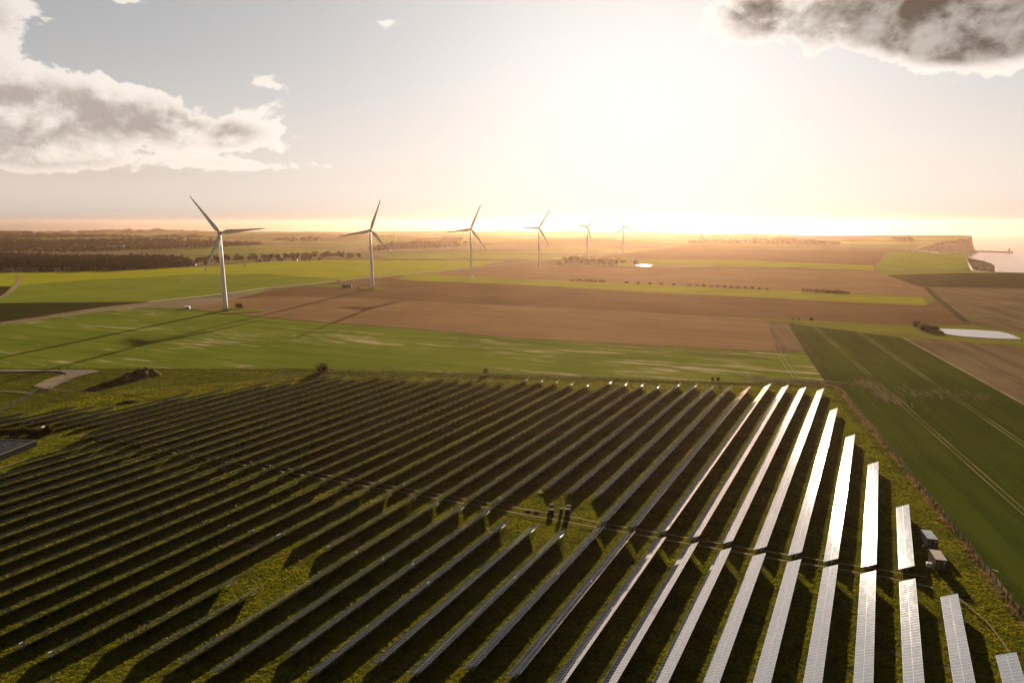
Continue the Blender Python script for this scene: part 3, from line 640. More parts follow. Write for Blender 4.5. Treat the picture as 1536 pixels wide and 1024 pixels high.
def turbine(hub_px, base_px, blades, label):
    """rotor towards the camera (hub pixel gives height and place); blade angles in degrees clockwise from up"""
    global blade_me
    bp = at(*base_px)
    yaw = radians(8)                                      # rotor axis turned a little from the line of sight
    los = atan2(bp[0], bp[1])
    t = thing('wind_turbine', label, 'wind turbine', (bp[0], bp[1], 0.0), -los + yaw, 'wind turbines across the fields')
    def part(name, mk, m):
        if name not in parts: parts[name] = mk().build(name, m, t, True).data
        else:
            o = bpy.data.objects.new(name, parts[name]); C.objects.link(o); o.parent = t; return o
        return [c for c in t.children if c.data == parts[name]][0]
    part('tower', lambda: MB().tube([(0, 0, 0.0), (0, 0, 8), (0, 0, 25), (0, 0, 45), (0, 0, HUBZ - 2.2)], [2.55, 2.3, 1.95, 1.6, 1.25], 32), m_white)
    part('tower_base', lambda: MB().tube([(0, 0, -0.2), (0, 0, 0.5), (0, 0, 0.52)], [3.6, 3.6, 3.2], 32), m_band)
    part('door', lambda: MB().box(-0.45, 0.45, -2.58, -2.40, 0.9, 3.1), m_spin)
    part('nacelle', lambda: MB().tube([(0, 6.3, HUBZ), (0, 6.0, HUBZ), (0, 3, HUBZ), (0, -0.5, HUBZ), (0, -2.2, HUBZ), (0, -2.5, HUBZ)], [0.7, 1.35, 1.95, 2.3, 2.25, 1.7], 24), m_spin)
    h = part('hub', lambda: MB().tube([(0, 0.9, 0), (0, 0, 0), (0, -1.2, 0), (0, -2.0, 0), (0, -2.35, 0)], [1.6, 1.75, 1.5, 0.85, 0.15], 24), m_spin)
    h.location = (0, -3.6, HUBZ)
    for a in blades:
        if blade_me is None: o = mesh_obj('blade', BV, BF, m_white, t, True); blade_me = o.data
        else: o = bpy.data.objects.new('blade', blade_me); C.objects.link(o); o.parent = t
        o.location = (0, -3.9, HUBZ); o.rotation_euler = (0, radians(a), 0)
turbine((328, 349), (338, 466), (-35.5, 84.5, 204.5), 'largest white wind turbine, standing between green and ploughed fields')
turbine((557.5, 345), (558.5, 433), (19.5, 139.5, 259.5), 'second largest white wind turbine, on a grass pad in ploughed soil')
turbine((706, 342), (706.5, 415), (23, 143, 263), 'third largest wind turbine, at the end of the yellow strip')
turbine((808, 338), (808, 399.5), (31, 151, 271), 'hazy wind turbine, fourth from the left beside the pale road')
turbine((880.5, 337), (880.5, 386.5), (45, 165, 285), 'hazy wind turbine rising behind the dark tree clump')
turbine((934.5, 337), (934.5, 379), (-13, 107, 227), 'smallest and farthest wind turbine, faint in the glare')

# ------------------------------------------------------------------ plants
m_bush = leaf_mat('bush_leaves', (0.022, 0.024, 0.010), (0.050, 0.045, 0.018), 0.3)
m_tree = leaf_mat('bare_twigs', (0.035, 0.027, 0.016), (0.070, 0.052, 0.030), 0.35, 0.15, (1.2, 1.1, 0.8))
m_wood = leaf_mat('wood_canopy', (0.009, 0.010, 0.006), (0.022, 0.019, 0.011), 0.10, 0.05, (1.2, 1.1, 0.8))
m_bark = simple('bark', (0.05, 0.038, 0.028), 0.9)
m_grass = leaf_mat('grass_blades', (0.066, 0.078, 0.009), (0.128, 0.130, 0.013), 0.60, 0.22, (1.5, 1.25, 0.5))
m_weed = leaf_mat('dry_weeds', (0.10, 0.07, 0.035), (0.16, 0.115, 0.06), 0.45, 0.3, (1.3, 1.1, 0.8))
def leaf_cloud(centres, radii, n, size, r, flat=0.75):
    """small tilted quads spread through ellipsoids"""
    idx = r.choice(len(centres), n, p=np.array(radii) ** 2 / np.sum(np.array(radii) ** 2))
    d = r.normal(size=(n, 3)); d /= np.linalg.norm(d, axis=1)[:, None]
    rad = np.array(radii)[idx] * r.uniform(0.45, 1.08, n)
    c = np.array(centres)[idx] + d * rad[:, None] * np.array([1, 1, flat])
    a = r.normal(size=(n, 3)); a /= np.linalg.norm(a, axis=1)[:, None]
    b = np.cross(a, r.normal(size=(n, 3))); b /= np.linalg.norm(b, axis=1)[:, None]
    s = size * r.uniform(0.6, 1.4, n)[:, None] / 2
    V = np.stack([c - a * s - b * s, c + a * s - b * s, c + a * s + b * s, c - a * s + b * s], 1).reshape(-1, 3)
    return V
def quads(nv): return np.arange(nv).reshape(-1, 4)
def crown_shape(r, w, h, z0, k=7):
    cs, rs = [], []
    for _ in range(k):
        a = r.uniform(0, 2 * pi); q = r.uniform(0, 0.32) * w
        cs.append((q * cos(a), q * sin(a), z0 + h * r.uniform(0.25, 0.8))); rs.append(w * r.uniform(0.22, 0.36))
    return cs, rs
PROTO = {}
def tree(name, px, w, h, label, cat, group=None, m=None, trunk=0.22, seed=1, leaf=0.9, n=260, z=0.0, xy=None):
    p = at(*px) if xy is None else np.array([xy[0], xy[1], 0.0])
    t = thing(name, label, cat, (p[0], p[1], z), (seed * 1.7) % 6.28, group)
    key = (round(w / h, 1), seed % 4, m.name if m else '', trunk, n, leaf)
    if key not in PROTO:
        r = np.random.default_rng(seed + 100)
        cs, rs = crown_shape(r, w, h * (1 - trunk), h * trunk)
        V = leaf_cloud(cs, rs, n, leaf, r); V[:, 2] = np.maximum(V[:, 2], 0.02)
        c = mesh_obj('crown', V, quads(len(V)), m or m_bush, t)
        b = MB(); b.tube([(0, 0, -0.1), (0.02 * w, 0, h * 0.25), (0, 0.02 * w, h * 0.62)], [0.035 * h + 0.03, 0.026 * h + 0.02, 0.01 * h], 7)
        for q in cs[:4]: b.tube([(0, 0, h * 0.25), (q[0] * 0.5, q[1] * 0.5, (h * 0.25 + q[2]) * 0.5), q], [0.018 * h, 0.012 * h, 0.004 * h], 5)
        k = b.build('trunk', m_bark, t)
        PROTO[key] = (c.data, k.data, w, h)
    else:
        cd, kd, w0, h0 = PROTO[key]
        for nm, d in (('crown', cd), ('trunk', kd)):
            o = bpy.data.objects.new(nm, d); C.objects.link(o); o.parent = t; o.scale = (w / w0, w / w0, h / h0)
    return t
tree('shrub', (484, 558), 9, 4.4, 'dark round bush on the back fence of the solar park', 'shrub', seed=3, trunk=0.05, leaf=0.5, n=700)
tree('shrub', (727.5, 562), 3.6, 3.6, 'small brown bush on the fence behind the middle tables', 'shrub', seed=5, trunk=0.1, leaf=0.35, n=260, m=m_tree)
tree('shrub', (1069, 573), 2.6, 3.0, 'small twiggy bush on the fence, left of a pair', 'shrub', seed=6, trunk=0.1, leaf=0.3, n=160, m=m_tree)
tree('shrub', (1077, 573.5), 2.6, 3.2, 'small twiggy bush on the fence, right of a pair', 'shrub', seed=7, trunk=0.1, leaf=0.3, n=160, m=m_tree)
tree('shrub', (360, 463), 9, 5, 'low bush beside the foot of the largest turbine', 'shrub', seed=8, trunk=0.05, leaf=0.8, n=260, m=m_tree)
tree('shrub', (1372.5, 491.5), 6.2, 5.4, 'round dark bush left of the bright pond', 'shrub', seed=9, trunk=0.12, leaf=0.55, n=700)
for i, (x, y, w, h) in enumerate(((1384, 494.5, 7, 3.4), (1391, 496, 8, 4.0), (1398, 497, 7, 3.8), (1404, 496, 6, 3.4))):
    tree('shrub', (x, y), w, h, 'dark bush in the thicket left of the pond, %s from its left end' % ordinal(i + 1), 'shrub', 'thicket by the pond', seed=11 + i, trunk=0.03, leaf=0.6, n=420)
for i, (x, y, w, h) in enumerate(((1217, 480.5, 3.5, 2.6), (1189, 480, 2.6, 2.0), (1198, 480.3, 2.2, 1.8))):
    tree('shrub', (x, y), w, h, 'tiny dark bush on the grass edge of the dark soil, %s' % ('largest of three', 'left of three', 'middle of three')[i], 'shrub', 'bushes on the soil edge', seed=20 + i, trunk=0.05, leaf=0.5, n=160)
hx = np.concatenate([np.linspace(858, 905, 9), np.linspace(940, 1010, 5), np.linspace(1034, 1150, 12), np.linspace(1205, 1272, 13)])
for i, x in enumerate(hx):
    y = float(np.interp(x, [830, 940, 1040, 1200, 1300], [420.6, 424.6, 429.2, 437.2, 441.8])) + rng.uniform(-0.3, 0.1)
    big = x > 1200
    tree('shrub', (x, y), 5.0 * rng.uniform(0.6, 1.4), (3.4 if big else 2.2) * rng.uniform(0.7, 1.3), 'shrub in the broken hedge above the yellow strip, %s from the left' % ordinal(i + 1), 'shrub', 'hedge along the yellow strip', seed=30 + i, trunk=0.05, leaf=0.9, n=120, m=m_bush if big else m_tree)
cl = [(838, 397, 14, 9), (849, 396, 16, 13), (856, 395.5, 18, 15), (864, 395.5, 18, 15), (872, 396, 17, 14), (880, 397, 17, 13), (889, 397, 18, 12), (897, 398, 18, 14), (905, 398.5, 18, 15), (913, 398.5, 17, 14), (921, 399, 16, 11), (935, 397.5, 11, 9), (953, 396, 12, 8)]
for i, (x, y, w, h) in enumerate(cl):
    tree('tree', (x, y), w, h, 'hazy tree in the clump under the far turbines, %s from the left' % ordinal(i + 1), 'tree', 'tree clump under the turbines', seed=80 + i, trunk=0.12, leaf=1.6, n=320, m=m_tree)
# belt of bare trees behind the yellow crop
bel = []
for i in range(40):
    x = 268 + i * 6.9 + rng.uniform(-3, 3); bel.append((x, float(np.interp(x, [260, 300, 400, 500, 560], [400, 396, 390, 387.5, 388])), rng.uniform(12, 17), rng.uniform(11, 19) * (1.0 if x < 400 or 450 < x < 520 else 0.8)))
for i, (x, y, w, h) in enumerate(bel):
    tree('tree', (x, y), w, h, 'bare brown tree in the belt behind the yellow crop, %s from its left end' % ordinal(i + 1), 'tree', 'tree belt behind the yellow crop', seed=120 + i, trunk=0.15, leaf=1.5, n=300, m=m_tree)
# far woods: nobody could count their trees
def wood(poly_px, spacing, w, h, label, name='woods', n=70, leaf=2.4, m=None, seed=1, grow=0.0):
    r = np.random.default_rng(seed)
    P = np.array([at(*p)[:2] for p in poly_px]); lo, hi = P.min(0), P.max(0)
    pts = []
    nx = int((hi[0] - lo[0]) / spacing) + 1; ny = int((hi[1] - lo[1]) / spacing) + 1
    for i in range(nx):
        for j in range(ny):
            q = lo + np.array([i, j]) * spacing + r.uniform(-0.45, 0.45, 2) * spacing
            ins = False
            for a in range(len(P)):
                (x1, y1), (x2, y2) = P[a], P[a - 1]
                if (y1 > q[1]) != (y2 > q[1]) and q[0] < (x2 - x1) * (q[1] - y1) / (y2 - y1) + x1: ins = not ins
            if ins: pts.append(q)
    VV = []
    pro = []
    for s in range(6):
        rr = np.random.default_rng(seed * 10 + s); cs, rs = crown_shape(rr, 1.0, 0.9, 0.08, 6); pro.append((cs, rs, rr))
    pro = [leaf_cloud(c, q, n, leaf / w, rr, 0.9) for c, q, rr in pro]
    for q in pts:
        V = pro[r.integers(6)].copy(); a = r.uniform(0, 6.28); k = w * r.uniform(0.75, 1.3); kh = h * r.uniform(0.65, 1.25)
        x = V[:, 0] * cos(a) - V[:, 1] * sin(a); y = V[:, 0] * sin(a) + V[:, 1] * cos(a)
        VV.append(np.stack([x * k + q[0], y * k + q[1], np.maximum(V[:, 2], 0) * kh + height(q[0], q[1])], 1))
    V = np.concatenate(VV)
    return tag(mesh_obj(name, V, quads(len(V)), m or m_wood), label, 'woods', kind='stuff')
wood([(-80, 406), (60, 406), (150, 405), (235, 402.5), (285, 399), (275, 392), (240, 386), (150, 381), (60, 379), (-80, 379)], 11, 13, 15, 'dark wood along the left edge of the yellow crop', seed=2)
wood([(-80, 372), (40, 370), (160, 371), (290, 370), (400, 367), (330, 361), (180, 361), (-80, 361)], 34, 26, 14, 'hazy wooded village beyond the dark wood', seed=3, leaf=4.0)
wood([(-80, 357), (60, 357), (200, 356), (330, 356), (200, 353), (-80, 352)], 60, 46, 16, 'far hazy woods on the left skyline', seed=4, leaf=7)
wood([(-80, 348.6), (100, 348.2), (300, 348), (300, 346.4), (-80, 346.4)], 150, 110, 16, 'farthest woods on the left skyline', seed=5, leaf=16, n=50)
wood([(555, 372), (600, 369), (660, 369), (700, 366), (650, 363), (580, 364)], 26, 22, 16, 'hazy wood behind the second turbine', seed=6, leaf=4)
wood([(1030, 366), (1080, 363), (1140, 366), (1240, 367), (1262, 365), (1180, 360), (1060, 360)], 30, 26, 15, 'hazy wood before the far cliffs', seed=7, leaf=4)
wood([(1338, 361.5), (1372, 362), (1364, 360), (1342, 360)], 22, 20, 12, 'small wood near the far cliffs', seed=8, leaf=4)
wood([(415, 359), (480, 358.5), (480, 357), (415, 357)], 50, 40, 14, 'distant copse left of the second turbine', seed=9, leaf=6)

# ------------------------------------------------------------------ grass and weeds
def tufts(name, polys, dens, hgt, wid, blades, m, label, seed, exclude=None, jitter=0.5, clump=True):
    """rough grass: narrow bent blades in clumps, one mesh"""
    r = np.random.default_rng(seed); PT = []
    for poly in polys:
        P = np.array([at(*p)[:2] for p in poly]); lo, hi = P.min(0), P.max(0)
        n = int((hi - lo).prod() * dens); Q = lo + r.random((n, 2)) * (hi - lo)
        ins = np.zeros(n, bool)
        for a in range(len(P)):
            (x1, y1), (x2, y2) = P[a], P[a - 1]
            if abs(y2 - y1) < 1e-9: continue
            c = ((y1 > Q[:, 1]) != (y2 > Q[:, 1])) & (Q[:, 0] < (x2 - x1) * (Q[:, 1] - y1) / (y2 - y1) + x1); ins ^= c
        PT.append(Q[ins])
    Q = np.concatenate(PT)
    if clump:                                             # thinner and thicker areas
        k = np.sin(Q[:, 0] / 3.1 + 1.3 * np.sin(Q[:, 1] / 4.7)) + np.sin(Q[:, 1] / 2.7 + 1.7 * np.sin(Q[:, 0] / 6.1)) + r.normal(0, 0.7, len(Q))
        Q = Q[k > -0.9]
    n = len(Q); hs = hgt * r.lognormal(0, 0.35, n); ws = wid * r.lognormal(0, 0.25, n)
    V = np.zeros((n, blades, 3, 3), np.float32)
    a = r.uniform(0, 2 * pi, (n, blades)); rad = np.sqrt(r.random((n, blades))) * ws[:, None]
    bx = Q[:, :1] + np.cos(a) * rad; by = Q[:, 1:2] + np.sin(a) * rad
    lean = r.normal(0, 0.35, (n, blades, 2)); hh = hs[:, None] * r.uniform(0.5, 1.1, (n, blades)) * (1.15 - 0.6 * rad / np.maximum(ws[:, None], 1e-3) * 0.8)
    t = r.uniform(0, pi, (n, blades)); bw = ws[:, None] * r.uniform(0.06, 0.14, (n, blades))
    V[:, :, 0, 0] = bx - np.cos(t) * bw; V[:, :, 0, 1] = by - np.sin(t) * bw
    V[:, :, 1, 0] = bx + np.cos(t) * bw; V[:, :, 1, 1] = by + np.sin(t) * bw
    V[:, :, 2, 0] = bx + lean[:, :, 0] * hh; V[:, :, 2, 1] = by + lean[:, :, 1] * hh; V[:, :, 2, 2] = hh
    V[:, :, :2, 2] = 0.02
    V = V.reshape(-1, 3)
    o = mesh_obj(name, V, np.arange(len(V)).reshape(-1, 3), m)
    return tag(o, label, name, kind='stuff')
FRONT = [(0, 760), (500, 740), (1340, 850), (1430, 800), (1560, 960), (1560, 1040), (-20, 1040), (-20, 760)]
FAR1 = [(-10, 640), (130, 590), (500, 562), (1240, 582), (1330, 690), (1430, 800), (1340, 850), (500, 740), (0, 760)]
tufts('grass', [FRONT], 7.5, 0.24, 0.24, 13, m_grass, 'rough tussocky grass between the front solar tables', 1)
tufts('grass', [FAR1], 3.0, 0.25, 0.36, 9, m_grass, 'rough grass between the far solar tables', 2)
fence_r = [(1245, 578.5), (1252, 579.5), (1270, 596), (1286.6, 617), (1319, 657.5), (1351.5, 694.5), (1379, 731), (1423, 786), (1451.7, 821), (1476.7, 856), (1501.7, 888), (1529, 923), (1560, 962), (1600, 1016)]
def beside(px, w0, w1, n):
    """a band beside a line, as pixels of its outline"""
    P = [at(*p)[:2] for p in px]; L = []
    for w in (w0, w1):
        row = []
        for i, p in enumerate(P):
            d = P[min(i + 1, len(P) - 1)] - P[max(i - 1, 0)]; d = d / np.linalg.norm(d); row.append(p + np.array([-d[1], d[0]]) * w)
        L.append(row)
    return L[0] + L[1][::-1]
_at = at
def band_tufts(px, w0, w1, *a, **k):
    B = beside(px, w0, w1, 0)
    return B
def tufts_xy(name, B, *a, **k):
    global at
    keep = at
    at = lambda x, y, z=0.0: np.array([x, y, 0.0])
    o = tufts(name, [[tuple(q) for q in B]], *a, **k); at = keep; return o
tufts_xy('weeds', beside(fence_r, -1.6, 0.9, 0), 3.0, 0.75, 0.35, 12, m_weed, 'dry brown weeds along the right fence', 5)
fence_b = [(76, 585), (130, 589.5), (210, 590), (256, 587), (330, 580), (400, 570), (470, 560.5), (500, 556.3), (560, 557.8), (650, 560.3), (750, 562.8), (850, 566), (950, 568.8), (1050, 572.3), (1150, 575.4), (1245, 578.5)]
tufts_xy('weeds', beside(fence_b, -0.9, 0.6, 0), 1.6, 0.6, 0.5, 10, m_weed, 'dry weeds along the back fence', 6)

# ------------------------------------------------------------------ fences and gate
m_post = simple('fence_post', (0.06, 0.048, 0.034), 0.95, spec=0.0)
m_wire = simple('fence_wire', (0.07, 0.07, 0.065), 0.8, 0.0, spec=0.1)
def fence(name, px, step, hgt, label):
    P = [np.array([*at(*p)[:2], 0.0]) for p in px]
    t = thing(name, label, 'fence', P[0]); o0 = P[0]
    w = MB(); me = None; s = 0.0; posts = []
    for a, b in zip(P[:-1], P[1:]):
        L = np.linalg.norm(b - a); n = max(1, int(round(L / step)))
        for i in range(n): posts.append(a + (b - a) * i / n)
    posts.append(P[-1])
    for a, b in zip(posts[:-1], posts[1:]):
        for z in (0.25, 0.6, 0.95, 1.3, hgt - 0.1): w.bar(a - o0 + (0, 0, z), b - o0 + (0, 0, z), 0.025)
    for q in posts:
        if me is None: o = MB().box(-0.07, 0.07, -0.07, 0.07, -0.1, hgt).build('post', m_post, t); me = o.data
        else: o = bpy.data.objects.new('post', me); C.objects.link(o); o.parent = t
        o.location = tuple(q - o0)
    w.build('wire', m_wire, t)
fence('fence', fence_r, 3.6, 1.9, 'wire fence with wooden posts along the right side of the park')
fence('fence', fence_b, 5.6, 1.8, 'wire fence along the back of the park below the green field')
fence('fence', [(56, 585), (50, 590), (40, 597), (20, 607), (0, 618), (-20, 628)], 3.0, 1.9, 'short wire fence left of the entrance gate')
g0, g1 = at(57, 585), at(75, 585)
gt = thing('farm_gate', 'dark metal double gate at the end of the gravel road', 'gate', g0, atan2(g1[1] - g0[1], g1[0] - g0[0])); gl_ = float(np.linalg.norm(g1 - g0))
m_gate = simple('gate_metal', (0.07, 0.075, 0.07), 0.5, 0.5)
for x in (0.0, gl_): o = MB().box(-0.14, 0.14, -0.14, 0.14, -0.1, 2.3).build('gate_post', m_gate, gt); o.location = (x, 0, 0)
for q in range(2):
    b = MB(); x0 = 0.2 + q * gl_ / 2; x1 = gl_ / 2 - 0.1 + q * (gl_ / 2 - 0.1)
    for z in (0.25, 1.1, 1.95): b.bar((x0, 0, z), (x1, 0, z), 0.07)
    for i in range(9): xx = x0 + (x1 - x0) * i / 8; b.bar((xx, 0, 0.25), (xx, 0, 1.95), 0.04)
    b.build('gate_leaf', m_gate, gt)
# small marker posts along the green field
for i, (x, y) in enumerate(((90, 556.5), (102, 553.5))):
    t = thing('marker_post', 'short dark marker post beside the gravel road, %s one' % ('nearer', 'farther')[i], 'post', at(x, y))
    MB().box(-0.16, 0.16, -0.16, 0.16, 0, 2.2).build('shaft', m_post, t); MB().box(-0.2, 0.2, -0.2, 0.2, 2.2, 2.3).build('cap', m_gate, t)

# ------------------------------------------------------------------ earth bank
def bank(px, hs, ws, label, seed):
    r = np.random.default_rng(seed); P = [np.array(at(*p)[:2]) for p in px]
    V = []; Fc = []; n = 15; M = 6
    rows = []
    for i in range(len(P) - 1):
        for q in range(M):
            f = q / M; rows.append((P[i] * (1 - f) + P[i + 1] * f, hs[i] * (1 - f) + hs[i + 1] * f, ws[i] * (1 - f) + ws[i + 1] * f))
    rows.append((P[-1], hs[-1], ws[-1])); d = P[-1] - P[0]; d /= np.linalg.norm(d); nn = np.array([-d[1], d[0]])
    for (p, h, w) in rows:
        for j in range(n):
            u = j / (n - 1) * 2 - 1; z = h * max(0, 1 - abs(u) ** 1.35) * (1 + 0.22 * r.standard_normal()) + (0.0 if abs(u) < 1 else -0.1)
            q = p + nn * w * u + r.normal(0, 0.12, 2); V.append((q[0], q[1], max(z, -0.1)))
    for i in range(len(rows) - 1):
        for j in range(n - 1): Fc.append((i * n + j, i * n + j + 1, (i + 1) * n + j + 1, (i + 1) * n + j))
    m = field_mat('earth_bank', (0.045, 0.035, 0.016), (0.085, 0.068, 0.022), 0.3, 0.0, fine=1.2, bump=1.0)
    o = mesh_obj('earth_bank', V, Fc, m, smooth=True); return tag(o, label, 'earth bank')
bank([(122, 587), (140, 583), (158, 579), (178, 575), (198, 570), (216, 564.5), (230, 562), (240, 560)], [0.2, 1.2, 1.9, 2.6, 3.8, 4.6, 3.2, 0.1], [1.5, 3, 3.5, 4, 5, 6, 5, 2], 'dark grassy earth bank rising to a mound near the gate', 4)
bank([(172, 605.5), (195, 603.5), (212, 602)], [0.2, 1.1, 0.2], [2, 3, 2], 'low dark bank in front of the far left tables', 6)

# ------------------------------------------------------------------ containers and small park objects
def corrug(mb, L, W, h0, h1, axis, pos, step=0.28, dep=0.04):
    pass
def container(p_corner, rz, col, roofcol, label, L=6.06, W=2.44, Hh=2.6, leaf=None):
    t = thing('shipping_container', label, 'container', (p_corner[0], p_corner[1], 0), rz)
    mw = simple('container_paint_' + label.split()[0], col, 0.55, 0.1, 0.25, 1.2); mr = simple('container_roof_' + label.split()[0], roofcol, 0.5, 0.2, 0.2, 0.8)
    b = MB()                                              # corrugated side walls: folded sheets
    for y, s in ((0.03, 1), (W - 0.03, -1)):
        n = int(L / 0.28); pts = []
        for i in range(n): x = 0.1 + (L - 0.2) * i / n; pts += [(x, y), (x + 0.08, y), (x + 0.12, y + s * 0.045), (x + 0.2, y + s * 0.045)]
        pts.append((L - 0.1, y))
        v = [(x, yy, 0.22) for x, yy in pts] + [(x, yy, Hh - 0.12) for x, yy in pts]; m_ = len(pts)
        b.add(v, [(i, i + 1, m_ + i + 1, m_ + i) for i in range(m_ - 1)])
    b.box(L - 0.12, L - 0.06, 0.1, W - 0.1, 0.2, Hh - 0.12)
    b.build('side_wall', mw, t)
    f = MB()
    for x in (0, L - 0.14):
        for y in (0, W - 0.14): f.box(x, x + 0.14, y, y + 0.14, 0.1, Hh)
    for y in (0.0, W - 0.1):
        f.box(0.14, L - 0.14, y, y + 0.1, 0.12, 0.26); f.box(0.14, L - 0.14, y, y + 0.1, Hh - 0.13, Hh - 0.01)
    for x in (0.0, L - 0.1): f.box(x, x + 0.1, 0.14, W - 0.14, 0.12, 0.26); f.box(x, x + 0.1, 0.14, W - 0.14, Hh - 0.13, Hh - 0.01)
    f.build('frame', mw, t)
    rf = MB(); n = 18
    for i in range(n): x = 0.15 + (L - 0.3) * i / n; rf.box(x, x + 0.2, 0.12, W - 0.12, Hh - 0.06, Hh - 0.005 + (0.03 if i % 2 else 0.0))
    rf.build('roof', mr, t)
    for q in range(2):                                    # doors at the near end
        y0 = 0.15 + q * (W / 2 - 0.14); d = MB().box(0.03, 0.08, y0, y0 + W / 2 - 0.17, 0.26, Hh - 0.14).build('door', mw, t)
        h = MB()
        for yy in (0.3, 0.7): h.bar((0.0, y0 + yy, 0.3), (0.0, y0 + yy, Hh - 0.18), 0.035)
        h.box(-0.03, 0.0, y0 + 0.32, y0 + 0.68, 1.1, 1.16); h.build('lock_rod', m_steel, d)
    MB().box(0.0, 0.025, 0.35, 0.75, 1.75, 2.05).build('sign_plate', m_box, t)
    for x in (0.3, L - 0.6): MB().box(x, x + 0.3, 0.1, W - 0.1, -0.05, 0.12).build('foundation_block', simple('concrete', (0.3, 0.29, 0.27), 0.9), t)
    return t
def place_container(q, *a, **k):
    # q: roof corners in the photo: far left, far right, near right, near left
    w = [at(1280 + x / 6, 740 + y / 6, 2.6) for x, y in q]
    ax = (w[0] + w[1]) / 2 - (w[2] + w[3]) / 2; ang = atan2(ax[1], ax[0])
    c = (w[2] + w[3]) / 2; L = float(np.linalg.norm(ax)); yv = np.array([-sin(ang), cos(ang)])
    p = c[:2] - yv * 1.22
    return container(p, ang, *a, L=max(L, 5.4), **k)
place_container(((608, 323), (697, 325), (766, 410), (670, 408)), (0.035, 0.045, 0.055), (0.25, 0.28, 0.31), 'blue-grey shipping container beside the rightmost far table')
place_container(((690, 505), (780, 507), (846, 600), (745, 595)), (0.085, 0.045, 0.025), (0.36, 0.30, 0.24), 'brown shipping container with tan roof, nearer of the two')
# white tank beside the brown container
p = at(1392.5, 850)
t = thing('water_tank', 'white plastic tank standing left of the brown container', 'tank', p, radians(20))
b = MB(); b.tube([(0, 0, 0.16), (0, 0, 0.22), (0, 0, 1.05), (0, 0, 1.15)], [0.62, 0.68, 0.68, 0.6], 4).build('tank_body', m_box, t)
b = MB()
for z in (0.2, 0.45, 0.7, 0.95):
    for k in range(4):
        a0, a1 = pi / 2 * k + pi / 4 * 0, pi / 2 * (k + 1); b.bar((0.74 * cos(a0), 0.74 * sin(a0), z), (0.74 * cos(a1), 0.74 * sin(a1), z), 0.03)
b.build('cage', m_steel, t)
MB().box(-0.55, 0.55, -0.55, 0.55, 0.0, 0.14).build('pallet', m_post, t)
MB().tube([(0, 0, 1.12), (0, 0, 1.24)], [0.12, 0.12], 12).build('lid', simple('black_lid', (0.03, 0.03, 0.03), 0.5), t)
p = at(1398.5, 849)
t = thing('debris_heap', 'small tan heap between white tank and brown container', 'heap', p)
b = MB()
for i in range(7): a = rng.uniform(0, 6.28); b.bar((0.3 * cos(a), 0.3 * sin(a), 0.1 + 0.1 * i), (-0.4 * cos(a + 0.4), -0.4 * sin(a + 0.4), 0.2 + 0.13 * i), 0.16)
b.build('timber', simple('tan_timber', (0.36, 0.26, 0.17), 0.8), t)
p = at(1384, 818.5)
t = thing('plank_stack', 'pale planks lying beside the blue-grey container', 'planks', p, radians(60))
b = MB()
for i in range(5): b.box(-1.0 + 0.05 * i, 1.0, -0.3 + 0.15 * (i % 3), -0.17 + 0.15 * (i % 3), 0.02 + 0.1 * (i // 3), 0.1 + 0.1 * (i // 3))
b.build('planks', simple('pale_timber', (0.5, 0.40, 0.30), 0.7), t)
# wrapped pallet loads beside the track
m_wrap = simple('grey_wrap', (0.060, 0.056, 0.050), 0.8, 0, 0.3, 3, spec=0.1); m_card = simple('tan_cover', (0.36, 0.28, 0.20), 0.8, 0, 0.2, 4); m_pal = simple('pallet_wood', (0.26, 0.19, 0.12), 0.9)
def load(px, w, d, h, label, rz, tiers=1):
    p = at(*px); t = thing('pallet_load', label, 'pallet load', p, rz, 'pallet loads by the track')
    b = MB()
    for y in (-0.42, 0, 0.42): b.box(-w / 2, w / 2, y * d - 0.05, y * d + 0.05, 0, 0.09)
    for i in range(6): x = -w / 2 + (w - 0.1) * i / 5; b.box(x, x + 0.1, -d / 2, d / 2, 0.09, 0.115)
    b.build('pallet', m_pal, t)
    for k in range(tiers):
        z0 = 0.12 + k * h / tiers; z1 = 0.12 + (k + 1) * h / tiers - 0.03; c = 0.05; g = 0.04 * k
        pts = [(-w / 2 + c + g, -d / 2 + g), (w / 2 - c - g, -d / 2 + g), (w / 2 - g, -d / 2 + c + g), (w / 2 - g, d / 2 - c - g), (w / 2 - c - g, d / 2 - g), (-w / 2 + c + g, d / 2 - g), (-w / 2 + g, d / 2 - c - g), (-w / 2 + g, -d / 2 + c + g)]
        MB().prism(pts, z0, z1).build('bundle', m_wrap, t)
    MB().box(-w / 2 + 0.02, w / 2 - 0.02, -d / 2 + 0.02, d / 2 - 0.02, 0.122 + h, 0.17 + h).build('top_cover', m_card, t)
    bb = MB()
    for y in (-0.25, 0.25): bb.box(-w / 2 - 0.012, w / 2 + 0.012, y * d - 0.03, y * d + 0.03, 0.3, 0.36 + h - 0.1)
    bb.build('strap', m_card, t)
load((827.8, 763.5), 1.25, 1.1, 1.35, 'dark wrapped pallet load, farther of the left pair by the track', 0.1)
load((827.3, 770.6), 1.35, 1.1, 1.25, 'dark wrapped pallet load, nearer of the left pair by the track', 0.05)
load((841.8, 771.5), 0.8, 0.8, 1.7, 'narrow tall pallet load between the two pairs', 0.2)
load((853, 765.5), 1.15, 1.1, 1.4, 'dark wrapped pallet load, farther of the right pair by the track', -0.1)
load((851.3, 773.5), 1.5, 1.2, 1.9, 'tallest two-tier pallet load by the track', 0.0, 2)
